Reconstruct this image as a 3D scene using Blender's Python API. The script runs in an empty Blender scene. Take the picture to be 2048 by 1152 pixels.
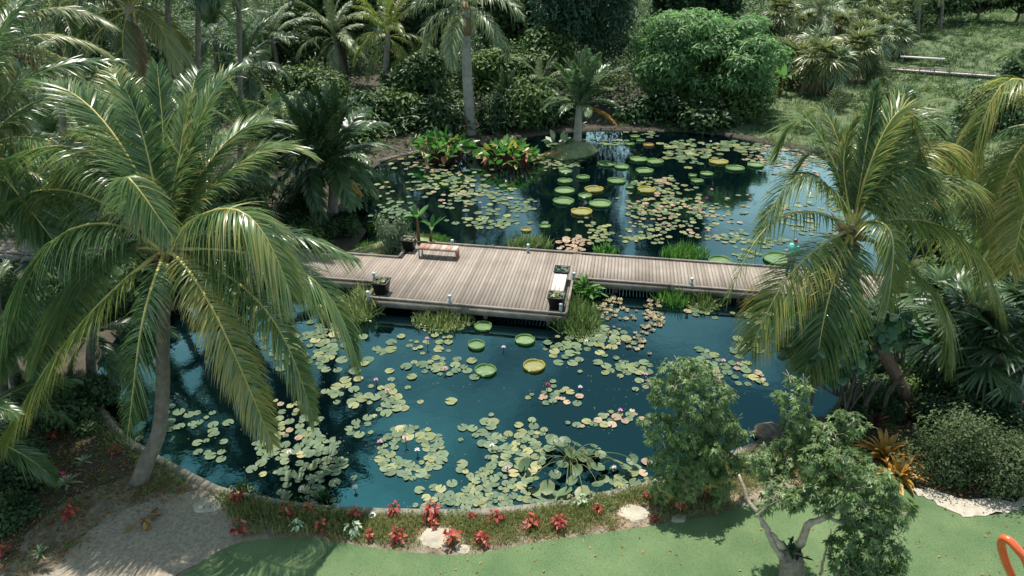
import bpy, math, random
import numpy as np
from mathutils import Vector, Matrix
R = math.radians
rng = np.random.default_rng(7)
random.seed(7)

# ------------------------------------------------------------------ camera, world, sun, exposure
F_PX, CAM_H, PITCH = 1280.0, 12.2, R(27.5)
scene = bpy.context.scene
C = scene.collection
cam_d = bpy.data.cameras.new('camera')
cam_d.sensor_width = 36; cam_d.lens = F_PX / 2048 * 36; cam_d.clip_end = 3000; cam_d.clip_start = .1
cam = bpy.data.objects.new('camera', cam_d); C.objects.link(cam)
cam.location = (0, 0, CAM_H); cam.rotation_euler = (math.pi / 2 - PITCH, 0, 0)
scene.camera = cam
SUN_EL, SUN_AZ = R(70), R(-14)        # behind the garden, a little to the left
w = bpy.data.worlds.new('World'); scene.world = w; w.use_nodes = True
nt = w.node_tree; nt.nodes.clear()
def N(nt, t, **k):
    n = nt.nodes.new(t)
    for a, b in k.items(): setattr(n, a, b)
    return n
out = N(nt, 'ShaderNodeOutputWorld'); bg = N(nt, 'ShaderNodeBackground')
sky = N(nt, 'ShaderNodeTexSky'); sky.sky_type = 'NISHITA'; sky.sun_disc = False
sky.sun_elevation = SUN_EL; sky.sun_rotation = SUN_AZ; sky.ozone_density = 1.6; sky.air_density = 1.0; sky.dust_density = 2.2
tint = N(nt, 'ShaderNodeMix', data_type='RGBA', blend_type='MULTIPLY'); tint.inputs[0].default_value = 1
tint.inputs[7].default_value = (.8, 1.0, .86, 1)
nt.links.new(sky.outputs[0], tint.inputs[6])
tc = N(nt, 'ShaderNodeTexCoord')
mp = N(nt, 'ShaderNodeMapping'); mp.inputs['Scale'].default_value = (1.3, 1.3, 2.6); mp.inputs['Location'].default_value = (.35, .1, .2)
nz = N(nt, 'ShaderNodeTexNoise'); nz.inputs['Scale'].default_value = 2.1; nz.inputs['Detail'].default_value = 9; nz.inputs['Roughness'].default_value = .58
nt.links.new(tc.outputs['Generated'], mp.inputs[0]); nt.links.new(mp.outputs[0], nz.inputs['Vector'])
# a bank of cloud standing to the left of the garden
dotn = N(nt, 'ShaderNodeVectorMath', operation='DOT_PRODUCT')
_a, _e = R(-27), R(46)
dotn.inputs[1].default_value = (math.sin(_a) * math.cos(_e), math.cos(_a) * math.cos(_e), math.sin(_e))
nt.links.new(tc.outputs['Generated'], dotn.inputs[0])
bank = N(nt, 'ShaderNodeMapRange'); bank.inputs[1].default_value = .86; bank.inputs[2].default_value = .99; bank.inputs[3].default_value = -.10; bank.inputs[4].default_value = .22
nt.links.new(dotn.outputs['Value'], bank.inputs[0])
addn = N(nt, 'ShaderNodeMath', operation='ADD'); nt.links.new(nz.outputs[0], addn.inputs[0]); nt.links.new(bank.outputs[0], addn.inputs[1])
# low bright cloud towards the skyline
sepz = N(nt, 'ShaderNodeSeparateXYZ'); nt.links.new(tc.outputs['Generated'], sepz.inputs[0])
low = N(nt, 'ShaderNodeMapRange'); low.inputs[1].default_value = .58; low.inputs[2].default_value = .30; low.inputs[3].default_value = 0; low.inputs[4].default_value = .36
nt.links.new(sepz.outputs[2], low.inputs[0]); add2 = N(nt, 'ShaderNodeMath', operation='ADD'); nt.links.new(addn.outputs[0], add2.inputs[0]); nt.links.new(low.outputs[0], add2.inputs[1]); addn = add2
cr = N(nt, 'ShaderNodeMapRange'); cr.inputs[1].default_value = .53; cr.inputs[2].default_value = .80
nt.links.new(addn.outputs[0], cr.inputs[0])
mx = N(nt, 'ShaderNodeMix', data_type='RGBA'); mx.inputs[7].default_value = (12.0, 16.5, 18.0, 1)
nt.links.new(cr.outputs[0], mx.inputs[0]); nt.links.new(tint.outputs[2], mx.inputs[6])
nt.links.new(mx.outputs[2], bg.inputs[0]); bg.inputs[1].default_value = .08
nt.links.new(bg.outputs[0], out.inputs[0])
sun_d = bpy.data.lights.new('sun', 'SUN'); sun_d.energy = 5.0; sun_d.angle = R(.53); sun_d.color = (1, .95, .85)
sun = bpy.data.objects.new('sun', sun_d); C.objects.link(sun)
sd = Vector((math.sin(SUN_AZ) * math.cos(SUN_EL), math.cos(SUN_AZ) * math.cos(SUN_EL), math.sin(SUN_EL)))
sun.rotation_euler = (-sd).to_track_quat('-Z', 'Y').to_euler()
vs = scene.view_settings; vs.view_transform = 'Standard'; vs.look = 'None'; vs.exposure = .57; vs.gamma = 1
scene.cycles.max_bounces = 6; scene.cycles.transparent_max_bounces = 4; scene.cycles.sample_clamp_indirect = 6
scene.cycles.use_denoising = True

def ray(px, py):
    u = (px - 1024) / F_PX; v = (576 - py) / F_PX
    return np.array([u, math.cos(PITCH) + v * math.sin(PITCH), -math.sin(PITCH) + v * math.cos(PITCH)])
def at(px, py, z=0.0):
    d = ray(px, py); return np.array([0, 0, CAM_H]) + d * (z - CAM_H) / d[2]
def atY(px, py, Y):
    d = ray(px, py); return np.array([0, 0, CAM_H]) + d * Y / d[1]
def proj(p):
    p = np.asarray(p, float); x = p[..., 0]; y = p[..., 1]; z = p[..., 2] - CAM_H
    dep = y * math.cos(PITCH) - z * math.sin(PITCH); up = y * math.sin(PITCH) + z * math.cos(PITCH)
    return 1024 + F_PX * x / dep, 576 - F_PX * up / dep, dep

# ------------------------------------------------------------------ materials
def mat(name, c1, c2=None, rough=.6, spec=.5, scale=6.0, detail=6, bump=0.0, bscale=None, attr=False, tr=0.0, objvar=0.0, metallic=0.0, c3=None, coat=0.0):
    m = bpy.data.materials.new(name); m.use_nodes = True; t = m.node_tree; b = t.nodes['Principled BSDF']
    b.inputs['Roughness'].default_value = rough; b.inputs['Specular IOR Level'].default_value = spec; b.inputs['Metallic'].default_value = metallic
    if coat: b.inputs['Coat Weight'].default_value = coat; b.inputs['Coat Roughness'].default_value = .25
    c2 = c2 or c1
    ge = N(t, 'ShaderNodeNewGeometry')
    n = N(t, 'ShaderNodeTexNoise'); n.inputs['Scale'].default_value = scale; n.inputs['Detail'].default_value = detail
    t.links.new(ge.outputs['Position'], n.inputs['Vector'])
    fac = n.outputs[0]
    if attr:
        a = N(t, 'ShaderNodeAttribute', attribute_name='v')
        mm = N(t, 'ShaderNodeMath', operation='MULTIPLY_ADD'); mm.inputs[1].default_value = .7; mm.inputs[2].default_value = .0
        t.links.new(a.outputs['Fac'], mm.inputs[0])
        m2 = N(t, 'ShaderNodeMath', operation='MULTIPLY_ADD'); m2.inputs[1].default_value = .3
        t.links.new(fac, m2.inputs[0]); t.links.new(mm.outputs[0], m2.inputs[2]); fac = m2.outputs[0]
    if objvar:
        oi = N(t, 'ShaderNodeObjectInfo'); m3 = N(t, 'ShaderNodeMath', operation='MULTIPLY_ADD'); m3.inputs[1].default_value = objvar
        sb = N(t, 'ShaderNodeMath', operation='SUBTRACT'); sb.inputs[1].default_value = .5
        t.links.new(oi.outputs['Random'], sb.inputs[0]); t.links.new(sb.outputs[0], m3.inputs[0]); t.links.new(fac, m3.inputs[2]); fac = m3.outputs[0]
    r = N(t, 'ShaderNodeValToRGB'); e = r.color_ramp.elements
    e[0].position = .25; e[1].position = .75; e[0].color = (*c1, 1); e[1].color = (*c2, 1)
    if c3:
        q = e.new(.92); q.color = (*c3, 1)
    t.links.new(fac, r.inputs[0]); t.links.new(r.outputs[0], b.inputs['Base Color'])
    if bump:
        bn = N(t, 'ShaderNodeTexNoise'); bn.inputs['Scale'].default_value = bscale or scale * 4; bn.inputs['Detail'].default_value = 6
        t.links.new(ge.outputs['Position'], bn.inputs['Vector'])
        bb = N(t, 'ShaderNodeBump'); bb.inputs['Strength'].default_value = bump; bb.inputs['Distance'].default_value = .05
        t.links.new(bn.outputs[0], bb.inputs['Height']); t.links.new(bb.outputs[0], b.inputs['Normal'])
    if tr:
        tl = N(t, 'ShaderNodeBsdfTranslucent'); ms = N(t, 'ShaderNodeMixShader'); ms.inputs[0].default_value = tr
        hs = N(t, 'ShaderNodeHueSaturation'); hs.inputs['Value'].default_value = 1.3; hs.inputs['Saturation'].default_value = 1.1
        t.links.new(r.outputs[0], hs.inputs['Color']); t.links.new(hs.outputs[0], tl.inputs[0])
        o = t.nodes['Material Output']; t.links.new(b.outputs[0], ms.inputs[1]); t.links.new(tl.outputs[0], ms.inputs[2]); t.links.new(ms.outputs[0], o.inputs[0])
    return m
def leafm(name, c1, c2, rough=.42, tr=.22, spec=.5, objvar=.25, c3=None):
    g = (1.45, 1.45, 1.3)
    if c2[1] > c2[0] * 1.02 and c2[1] < .24: c1, c2 = (tuple(a * b for a, b in zip(c, g)) for c in (c1, c2))
    return mat(name, c1, c2, rough=rough, tr=min(.45, tr * 1.5), spec=spec, scale=1.2, detail=3, attr=True, objvar=objvar, c3=c3)
M = {}
M['palm_paddle'] = leafm('paddle palm leaf', (.03, .06, .03), (.10, .15, .075), rough=.36, tr=.2, objvar=.35)
M['coco'] = leafm('coconut leaf', (.026, .06, .024), (.10, .155, .062), rough=.29, tr=.28, spec=.6, objvar=.35, c3=(.34, .31, .10))
M['coco_y'] = leafm('yellowing coconut leaf', (.05, .09, .026), (.15, .185, .058), rough=.33, tr=.3, objvar=.3, c3=(.42, .34, .10))
M['rachis'] = mat('yellow frond stalk', (.34, .30, .08), (.50, .42, .13), rough=.45, scale=3)
M['rachis_g'] = mat('green frond stalk', (.08, .11, .04), (.15, .17, .06), rough=.45, scale=3)
M['palm_dark'] = leafm('dark palm leaf', (.015, .036, .018), (.052, .09, .036), rough=.36, tr=.15, objvar=.35)
M['palm_olive'] = leafm('olive palm leaf', (.055, .075, .032), (.17, .185, .08), rough=.42, tr=.2, objvar=.35)
M['palm_silver'] = leafm('grey green palm leaf', (.055, .085, .05), (.17, .205, .115), rough=.42, tr=.15, objvar=.35)
M['dead'] = leafm('dry frond', (.15, .10, .05), (.34, .25, .15), rough=.7, tr=.1, spec=.2)
M['orange_frond'] = leafm('orange frond', (.30, .14, .02), (.50, .28, .04), rough=.5, tr=.25)
M['bush_dark'] = leafm('dark broad leaf', (.011, .029, .013), (.045, .082, .03), rough=.5, spec=.3, tr=.17, objvar=.3)
M['bush_mid'] = leafm('mid green leaf', (.019, .045, .015), (.085, .132, .040), rough=.5, spec=.3, tr=.2, objvar=.3)
M['bush_pale'] = leafm('pale green leaf', (.06, .09, .06), (.17, .22, .13), rough=.45, tr=.2, objvar=.2)
M['tree_bright'] = leafm('bright feathery leaf', (.035, .09, .035), (.135, .232, .095), rough=.5, tr=.35, objvar=.1)
M['tree_near'] = leafm('compound leaf', (.055, .105, .035), (.20, .285, .10), rough=.45, tr=.28, objvar=.1)
M['bamboo'] = leafm('bamboo leaf', (.012, .036, .024), (.04, .085, .045), rough=.4, tr=.15, objvar=.1)
M['shrub_grey'] = leafm('grey green fine leaf', (.024, .046, .02), (.078, .105, .045), rough=.6, spec=.3, tr=.15, c3=(.15, .14, .085))
M['thalia'] = leafm('bright broad blade', (.04, .13, .03), (.12, .27, .06), rough=.33, tr=.3, c3=(.38, .30, .05))
M['pinkleaf'] = leafm('withered pink leaf', (.42, .16, .09), (.55, .30, .18), rough=.6, tr=.2)
M['reed'] = leafm('reed blade', (.06, .115, .035), (.20, .26, .10), rough=.42, tr=.3, c3=(.38, .38, .18))
M['reed_g'] = leafm('green reed blade', (.03, .09, .025), (.10, .2, .05), rough=.4, tr=.25)
M['grass'] = leafm('meadow blade', (.03, .063, .024), (.115, .16, .066), rough=.55, tr=.25, c3=(.36, .36, .2))
M['bedgrass'] = leafm('bed grass blade', (.08, .125, .03), (.27, .29, .11), rough=.55, tr=.25, c3=(.42, .36, .18))
M['seagrape'] = leafm('round leathery leaf', (.015, .045, .025), (.05, .10, .05), rough=.25, tr=.12, c3=(.12, .2, .06))
M['cal_red'] = leafm('red heart leaf', (.26, .02, .025), (.60, .13, .10), rough=.45, tr=.3, c3=(.4, .42, .16))
M['cal_white'] = leafm('white veined leaf', (.42, .52, .32), (.75, .8, .62), rough=.45, tr=.3)
M['brom_or'] = leafm('orange strap leaf', (.34, .20, .04), (.62, .36, .10), rough=.4, tr=.25, c3=(.7, .36, .18))
M['brom_red'] = leafm('maroon strap leaf', (.06, .03, .02), (.20, .07, .035), rough=.4, tr=.2, c3=(.30, .16, .05))
M['agave'] = leafm('striped strap leaf', (.15, .22, .10), (.45, .48, .30), rough=.45, tr=.15)
M['banana'] = leafm('banana leaf', (.05, .15, .035), (.15, .30, .09), rough=.35, tr=.3)
M['magenta'] = mat('magenta petal', (.5, .03, .16), (.65, .06, .22), rough=.5)
M['white_petal'] = mat('white petal', (.8, .76, .78), (.85, .8, .82), rough=.5)
M['pink_petal'] = mat('pink petal', (.75, .38, .55), (.8, .5, .66), rough=.5)
M['bark'] = mat('palm bark', (.10, .085, .065), (.22, .19, .15), rough=.9, scale=5, bump=.6)
M['bark_pale'] = mat('pale grey bark', (.20, .18, .15), (.36, .33, .285), rough=.85, scale=3, bump=.3)
M['bark_dark'] = mat('dark bark', (.05, .04, .03), (.12, .10, .075), rough=.9, scale=6, bump=.5)
M['bark_red'] = mat('lichened red brown bark', (.12, .065, .045), (.20, .13, .09), rough=.9, scale=4, bump=.6, c3=(.4, .38, .34))
M['stump'] = mat('streaky stump bark', (.13, .105, .08), (.31, .26, .20), rough=.9, scale=9, detail=12, bump=.6)
M['limb'] = mat('bleached limb', (.22, .17, .12), (.48, .40, .31), rough=.85, scale=7, bump=.4)
M['crownshaft'] = mat('brown crownshaft', (.12, .10, .05), (.28, .17, .09), rough=.6, scale=2)
M['stem_red'] = mat('red brown stem', (.16, .06, .02), (.30, .14, .04), rough=.55, scale=9)
M['stem_maroon'] = mat('maroon stem', (.06, .015, .012), (.13, .03, .02), rough=.55, scale=9)
M['soil'] = mat('soil', (.022, .02, .014), (.075, .06, .04), rough=.95, scale=2.2, detail=12, bump=.8, bscale=14)
M['shadebed'] = mat('soil with painted shade', (.028, .023, .017), (.095, .075, .052), rough=.95, scale=4, detail=14, bump=.9, bscale=22)  # shade of the left bank put into the soil colour
M['mulch'] = mat('leaf litter mulch', (.085, .066, .046), (.30, .25, .19), rough=.95, scale=3.5, detail=14, bump=.9, bscale=22)
M['gravel'] = mat('grey gravel', (.19, .152, .115), (.40, .33, .26), rough=.95, scale=14, detail=16, bump=.6, bscale=60)
M['sand'] = mat('pale sand', (.30, .265, .215), (.48, .43, .36), rough=.95, scale=5, detail=12, bump=.5, bscale=30)
M['stone'] = mat('pale limestone', (.27, .24, .19), (.46, .41, .335), rough=.9, scale=3, detail=12, bump=.5, bscale=9)
M['concrete'] = mat('weathered concrete', (.09, .085, .068), (.25, .23, .19), rough=.9, scale=4, detail=10, bump=.3)
M['black_pot'] = mat('black plastic', (.008, .008, .009), (.02, .02, .022), rough=.45, scale=8)
M['metal'] = mat('grey metal', (.18, .19, .19), (.28, .29, .29), rough=.4, scale=8, metallic=.6)
M['white_post'] = mat('white enamel', (.42, .45, .45), (.55, .58, .58), rough=.4, scale=9)
M['glass_post'] = mat('pale lens', (.26, .33, .35), (.38, .45, .46), rough=.2, scale=9)
M['orange'] = mat('orange gloss', (.62, .085, .018), (.78, .12, .03), rough=.35, scale=5, coat=.4)
M['shirt'] = mat('aqua cotton', (.10, .52, .44), (.22, .68, .58), rough=.85, scale=20, bump=.2)
M['jeans'] = mat('blue denim', (.02, .07, .16), (.04, .12, .25), rough=.9, scale=30)
M['skin'] = mat('skin', (.42, .22, .14), (.5, .28, .19), rough=.55, scale=6)
M['hair'] = mat('brown hair', (.04, .02, .012), (.10, .05, .03), rough=.5, scale=40)
M['shoe'] = mat('dark shoe', (.03, .03, .035), (.06, .06, .065), rough=.6)
M['rust_leaf'] = leafm('brown dry leaf', (.18, .10, .035), (.36, .22, .09), rough=.8, tr=.1, spec=.2)
# lily pads: colour from the pad's own kind
M['pad_g'] = leafm('lily pad green', (.036, .062, .034), (.076, .108, .058), rough=.5, spec=.35, tr=.0, objvar=.6, c3=(.2, .19, .09))
M['pad_y'] = leafm('lily pad yellow green', (.075, .09, .038), (.15, .155, .072), rough=.5, spec=.35, tr=.0, objvar=.8, c3=(.34, .26, .12))
M['pad_p'] = leafm('lily pad pinkish', (.2, .13, .08), (.34, .25, .16), rough=.5, tr=.0, objvar=.7)
M['pad_b'] = leafm('lily pad bronze', (.08, .062, .024), (.22, .19, .10), rough=.45, spec=.35, tr=.0, objvar=.4)
M['giant'] = leafm('giant pad green', (.055, .10, .042), (.095, .145, .068), rough=.4, tr=.03, objvar=.5)
M['giant_y'] = leafm('giant pad yellow', (.16, .165, .055), (.22, .215, .08), rough=.4, tr=.03, objvar=.6)
M['rim_g'] = leafm('giant pad rim', (.05, .115, .025), (.09, .16, .045), rough=.4, tr=.1)
M['rim_y'] = leafm('giant pad yellow rim', (.30, .24, .03), (.40, .32, .05), rough=.4, tr=.1)

def lawn_mat():
    m = mat('lawn grass', (.076, .135, .06), (.155, .215, .10), rough=.85, spec=.2, scale=.9, detail=12, bump=.7, bscale=60)
    t = m.node_tree; r = [n for n in t.nodes if n.type == 'VALTORGB'][0]; b = t.nodes['Principled BSDF']
    ge = [n for n in t.nodes if n.type == 'NEW_GEOMETRY'][0]
    n2 = N(t, 'ShaderNodeTexNoise'); n2.inputs['Scale'].default_value = 38; n2.inputs['Detail'].default_value = 8
    t.links.new(ge.outputs['Position'], n2.inputs['Vector'])
    mr = N(t, 'ShaderNodeMapRange'); mr.inputs[1].default_value = .3; mr.inputs[2].default_value = .7; mr.inputs[3].default_value = .82; mr.inputs[4].default_value = 1.15
    t.links.new(n2.outputs[0], mr.inputs[0])
    mu = N(t, 'ShaderNodeMix', data_type='RGBA', blend_type='MULTIPLY'); mu.inputs[0].default_value = 1
    t.links.new(r.outputs[0], mu.inputs[6]); t.links.new(mr.outputs[0], mu.inputs[7])
    # worn sandy specks
    n3 = N(t, 'ShaderNodeTexNoise'); n3.inputs['Scale'].default_value = 3.1; n3.inputs['Detail'].default_value = 12; n3.inputs['Roughness'].default_value = .7
    t.links.new(ge.outputs['Position'], n3.inputs['Vector'])
    m4 = N(t, 'ShaderNodeMapRange'); m4.inputs[1].default_value = .66; m4.inputs[2].default_value = .76
    t.links.new(n3.outputs[0], m4.inputs[0])
    mm = N(t, 'ShaderNodeMix', data_type='RGBA'); mm.inputs[7].default_value = (.36, .33, .22, 1)
    t.links.new(m4.outputs[0], mm.inputs[0]); t.links.new(mu.outputs[2], mm.inputs[6]); t.links.new(mm.outputs[2], b.inputs['Base Color'])
    return m
M['debris'] = leafm('sodden leaf', (.06, .045, .02), (.20, .16, .08), rough=.7, spec=.2)
M['lawn'] = lawn_mat()
M['turf'] = leafm('turf blade', (.08, .14, .06), (.113, .172, .078), rough=.6, tr=.3)
def deck_mat():
    m = mat('weathered deck boards', (.22, .18, .152), (.325, .272, .236), rough=.8, spec=.3, scale=2, attr=True)
    t = m.node_tree; b = t.nodes['Principled BSDF']; r = [n for n in t.nodes if n.type == 'VALTORGB'][0]
    ge = [n for n in t.nodes if n.type == 'NEW_GEOMETRY'][0]
    mp = N(t, 'ShaderNodeMapping'); mp.inputs['Rotation'].default_value = (0, 0, R(9.8)); mp.inputs['Scale'].default_value = (40, 1.6, 10)
    t.links.new(ge.outputs['Position'], mp.inputs[0])
    n2 = N(t, 'ShaderNodeTexNoise'); n2.inputs['Scale'].default_value = 1; n2.inputs['Detail'].default_value = 6
    t.links.new(mp.outputs[0], n2.inputs['Vector'])
    mr = N(t, 'ShaderNodeMapRange'); mr.inputs[1].default_value = .3; mr.inputs[2].default_value = .7; mr.inputs[3].default_value = .88; mr.inputs[4].default_value = 1.08
    t.links.new(n2.outputs[0], mr.inputs[0])
    n3 = N(t, 'ShaderNodeTexNoise'); n3.inputs['Scale'].default_value = .8; n3.inputs['Detail'].default_value = 8
    t.links.new(ge.outputs['Position'], n3.inputs['Vector'])
    m3 = N(t, 'ShaderNodeMapRange'); m3.inputs[1].default_value = .35; m3.inputs[2].default_value = .65; m3.inputs[3].default_value = .85; m3.inputs[4].default_value = 1.12
    t.links.new(n3.outputs[0], m3.inputs[0])
    ml = N(t, 'ShaderNodeMath', operation='MULTIPLY'); t.links.new(mr.outputs[0], ml.inputs[0]); t.links.new(m3.outputs[0], ml.inputs[1])
    mu = N(t, 'ShaderNodeMix', data_type='RGBA', blend_type='MULTIPLY'); mu.inputs[0].default_value = 1
    t.links.new(r.outputs[0], mu.inputs[6]); t.links.new(ml.outputs[0], mu.inputs[7]); t.links.new(mu.outputs[2], b.inputs['Base Color'])
    return m
M['deck'] = deck_mat()
M['deck_edge'] = mat('weathered timber kerb', (.14, .12, .10), (.29, .255, .225), rough=.85, scale=3, detail=10, bump=.3)
M['deck_under'] = mat('dark timber', (.07, .055, .045), (.16, .13, .105), rough=.9, scale=4)
M['bench_top'] = mat('red stained boards', (.33, .18, .13), (.48, .40, .345), rough=.75, scale=3, attr=True)
M['bench_end'] = mat('red brown board', (.22, .07, .04), (.32, .12, .07), rough=.7, scale=5)
M['bench_white'] = mat('sun bleached board', (.44, .41, .385), (.56, .54, .51), rough=.7, scale=4, attr=True)
def water_mat():
    m = bpy.data.materials.new('dark pond water'); m.use_nodes = True; t = m.node_tree; b = t.nodes['Principled BSDF']
    b.inputs['Base Color'].default_value = (.0006, .003, .004, 1); b.inputs['Roughness'].default_value = .03; b.inputs['IOR'].default_value = 2.3; b.inputs['Specular Tint'].default_value = (.13, .54, .58, 1)
    ge = N(t, 'ShaderNodeNewGeometry'); n = N(t, 'ShaderNodeTexNoise'); n.inputs['Scale'].default_value = 2.2; n.inputs['Detail'].default_value = 3
    t.links.new(ge.outputs['Position'], n.inputs['Vector'])
    n2 = N(t, 'ShaderNodeTexNoise'); n2.inputs['Scale'].default_value = 9; n2.inputs['Detail'].default_value = 2
    t.links.new(ge.outputs['Position'], n2.inputs['Vector'])
    ad = N(t, 'ShaderNodeMath', operation='MULTIPLY_ADD'); ad.inputs[1].default_value = .25
    t.links.new(n2.outputs[0], ad.inputs[0]); t.links.new(n.outputs[0], ad.inputs[2])
    bp = N(t, 'ShaderNodeBump'); bp.inputs['Strength'].default_value = .05; bp.inputs['Distance'].default_value = .06
    t.links.new(ad.outputs[0], bp.inputs['Height']); t.links.new(bp.outputs[0], b.inputs['Normal'])
    return m
M['water'] = water_mat()

# ------------------------------------------------------------------ mesh helpers
class MB:
    def __init__(s): s.v = []; s.q = []; s.t = []; s.qm = []; s.tm = []; s.a = []; s.n = 0
    def add(s, V, quads=None, tris=None, mi=0, va=0.5):
        V = np.asarray(V, float).reshape(-1, 3); k = len(V)
        s.v.append(V); s.a.append(np.broadcast_to(np.asarray(va, float), (k,)).copy())
        if quads is not None and len(quads):
            q = np.asarray(quads, np.int64).reshape(-1, 4) + s.n; s.q.append(q); s.qm.append(np.full(len(q), mi))
        if tris is not None and len(tris):
            t = np.asarray(tris, np.int64).reshape(-1, 3) + s.n; s.t.append(t); s.tm.append(np.full(len(t), mi))
        s.n += k
        return s
    def mesh(s, name, mats, smooth=False):
        me = bpy.data.meshes.new(name)
        V = np.concatenate(s.v) if s.v else np.zeros((0, 3)); A = np.concatenate(s.a) if s.a else np.zeros(0)
        Q = np.concatenate(s.q) if s.q else np.zeros((0, 4), np.int64); T = np.concatenate(s.t) if s.t else np.zeros((0, 3), np.int64)
        mi = np.concatenate([np.concatenate(s.qm) if s.qm else np.zeros(0), np.concatenate(s.tm) if s.tm else np.zeros(0)]).astype(np.int32)
        me.vertices.add(len(V)); me.vertices.foreach_set('co', V.astype(np.float32).ravel())
        nl = Q.size + T.size; me.loops.add(nl)
        me.loops.foreach_set('vertex_index', np.concatenate([Q.ravel(), T.ravel()]).astype(np.int32))
        npol = len(Q) + len(T); me.polygons.add(npol)
        ls = np.concatenate([np.arange(len(Q)) * 4, Q.size + np.arange(len(T)) * 3]).astype(np.int32)
        me.polygons.foreach_set('loop_start', ls)
        me.polygons.foreach_set('material_index', mi)
        if smooth: me.polygons.foreach_set('use_smooth', np.ones(npol, bool))
        at_ = me.attributes.new('v', 'FLOAT', 'POINT'); at_.data.foreach_set('value', A.astype(np.float32))
        for m in (mats if isinstance(mats, (list, tuple)) else [mats]): me.materials.append(M[m] if isinstance(m, str) else m)
        me.update(calc_edges=True); me.validate()
        return me
    def obj(s, name, mats, parent=None, loc=(0, 0, 0), smooth=False):
        return link(name, s.mesh(name, mats, smooth), parent, loc)
def link(name, me, parent=None, loc=(0, 0, 0), rot=None, scale=None):
    o = bpy.data.objects.new(name, me); C.objects.link(o)
    if parent is not None: o.parent = parent
    o.location = tuple(loc)
    if rot is not None: o.rotation_euler = rot
    if scale is not None: o.scale = (scale,) * 3 if np.isscalar(scale) else tuple(scale)
    return o
def tag(o, label, cat, group=None, kind=None):
    o['label'] = label; o['category'] = cat
    if group: o['group'] = group
    if kind: o['kind'] = kind
    return o
def struct(o): o['kind'] = 'structure'; return o
def empty(name, loc, label, cat, group=None):
    o = link(name, None, None, loc); return tag(o, label, cat, group)
def unit(a): a = np.asarray(a, float); return a / (np.linalg.norm(a, axis=-1, keepdims=True) + 1e-9)

def box(mb, c, ux, uy, uz, mi=0, va=.5):          # half vectors
    c, ux, uy, uz = map(lambda a: np.asarray(a, float), (c, ux, uy, uz))
    V = [c + sx * ux + sy * uy + sz * uz for sz in (-1, 1) for sy in (-1, 1) for sx in (-1, 1)]
    mb.add(V, quads=[(0, 2, 3, 1), (4, 5, 7, 6), (0, 1, 5, 4), (2, 6, 7, 3), (0, 4, 6, 2), (1, 3, 7, 5)], mi=mi, va=va)
def tube(mb, pts, rad, sides=8, mi=0, va=.5, cap=True):
    P = np.asarray(pts, float); n = len(P); rad = np.broadcast_to(np.asarray(rad, float), (n,))
    T = np.gradient(P, axis=0); T = unit(T)
    a = np.array([0, 0, 1.]) if abs(T[0][2]) < .9 else np.array([1., 0, 0])
    X = unit(np.cross(T[0], a)); V = []
    for i in range(n):
        X = unit(X - T[i] * (X @ T[i])); Y = np.cross(T[i], X)
        th = np.arange(sides) / sides * 2 * math.pi
        V.append(P[i] + rad[i] * (np.cos(th)[:, None] * X + np.sin(th)[:, None] * Y))
    V = np.concatenate(V); q = []
    for i in range(n - 1):
        for k in range(sides):
            k2 = (k + 1) % sides; q.append((i * sides + k, i * sides + k2, (i + 1) * sides + k2, (i + 1) * sides + k))
    t = []
    if cap:
        V = np.concatenate([V, P[:1], P[-1:]]); b = n * sides
        for k in range(sides):
            k2 = (k + 1) % sides; t.append((b, k2, k)); t.append((b + 1, (n - 1) * sides + k, (n - 1) * sides + k2))
    mb.add(V, quads=q, tris=t, mi=mi, va=va)
def bez(p0, mid, p2, n=14):
    p0, mid, p2 = map(lambda a: np.asarray(a, float), (p0, mid, p2))
    c = 2 * mid - .5 * (p0 + p2); t = np.linspace(0, 1, n)[:, None]
    return (1 - t) ** 2 * p0 + 2 * t * (1 - t) * c + t ** 2 * p2
def spline(pts, n=20):
    P = np.asarray(pts, float); m = len(P)
    P = np.concatenate([[2 * P[0] - P[1]], P, [2 * P[-1] - P[-2]]]); outp = []
    for s in np.linspace(0, m - 1 - 1e-6, n):
        i = int(s); f = s - i; a, b, c, d = P[i], P[i + 1], P[i + 2], P[i + 3]
        outp.append(.5 * ((2 * b) + (-a + c) * f + (2 * a - 5 * b + 4 * c - d) * f * f + (-a + 3 * b - 3 * c + d) * f ** 3))
    return np.array(outp)
PROF = {'leaf': ([0, .2, .55, 1], [.45, 1, .8, .03]), 'blade': ([0, .3, .7, 1], [.7, 1, .75, .04]),
        'broad': ([0, .12, .35, .7, 1], [.1, .55, 1, .75, .03]), 'paddle': ([0, .35, .5, .75, 1], [.07, .1, .8, 1, .05]), 'round': ([0, .15, .5, .85, 1], [.35, .85, 1, .72, .12]), 'heart': ([0, .1, .3, .65, 1], [.7, 1, .95, .55, .03])}
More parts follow.
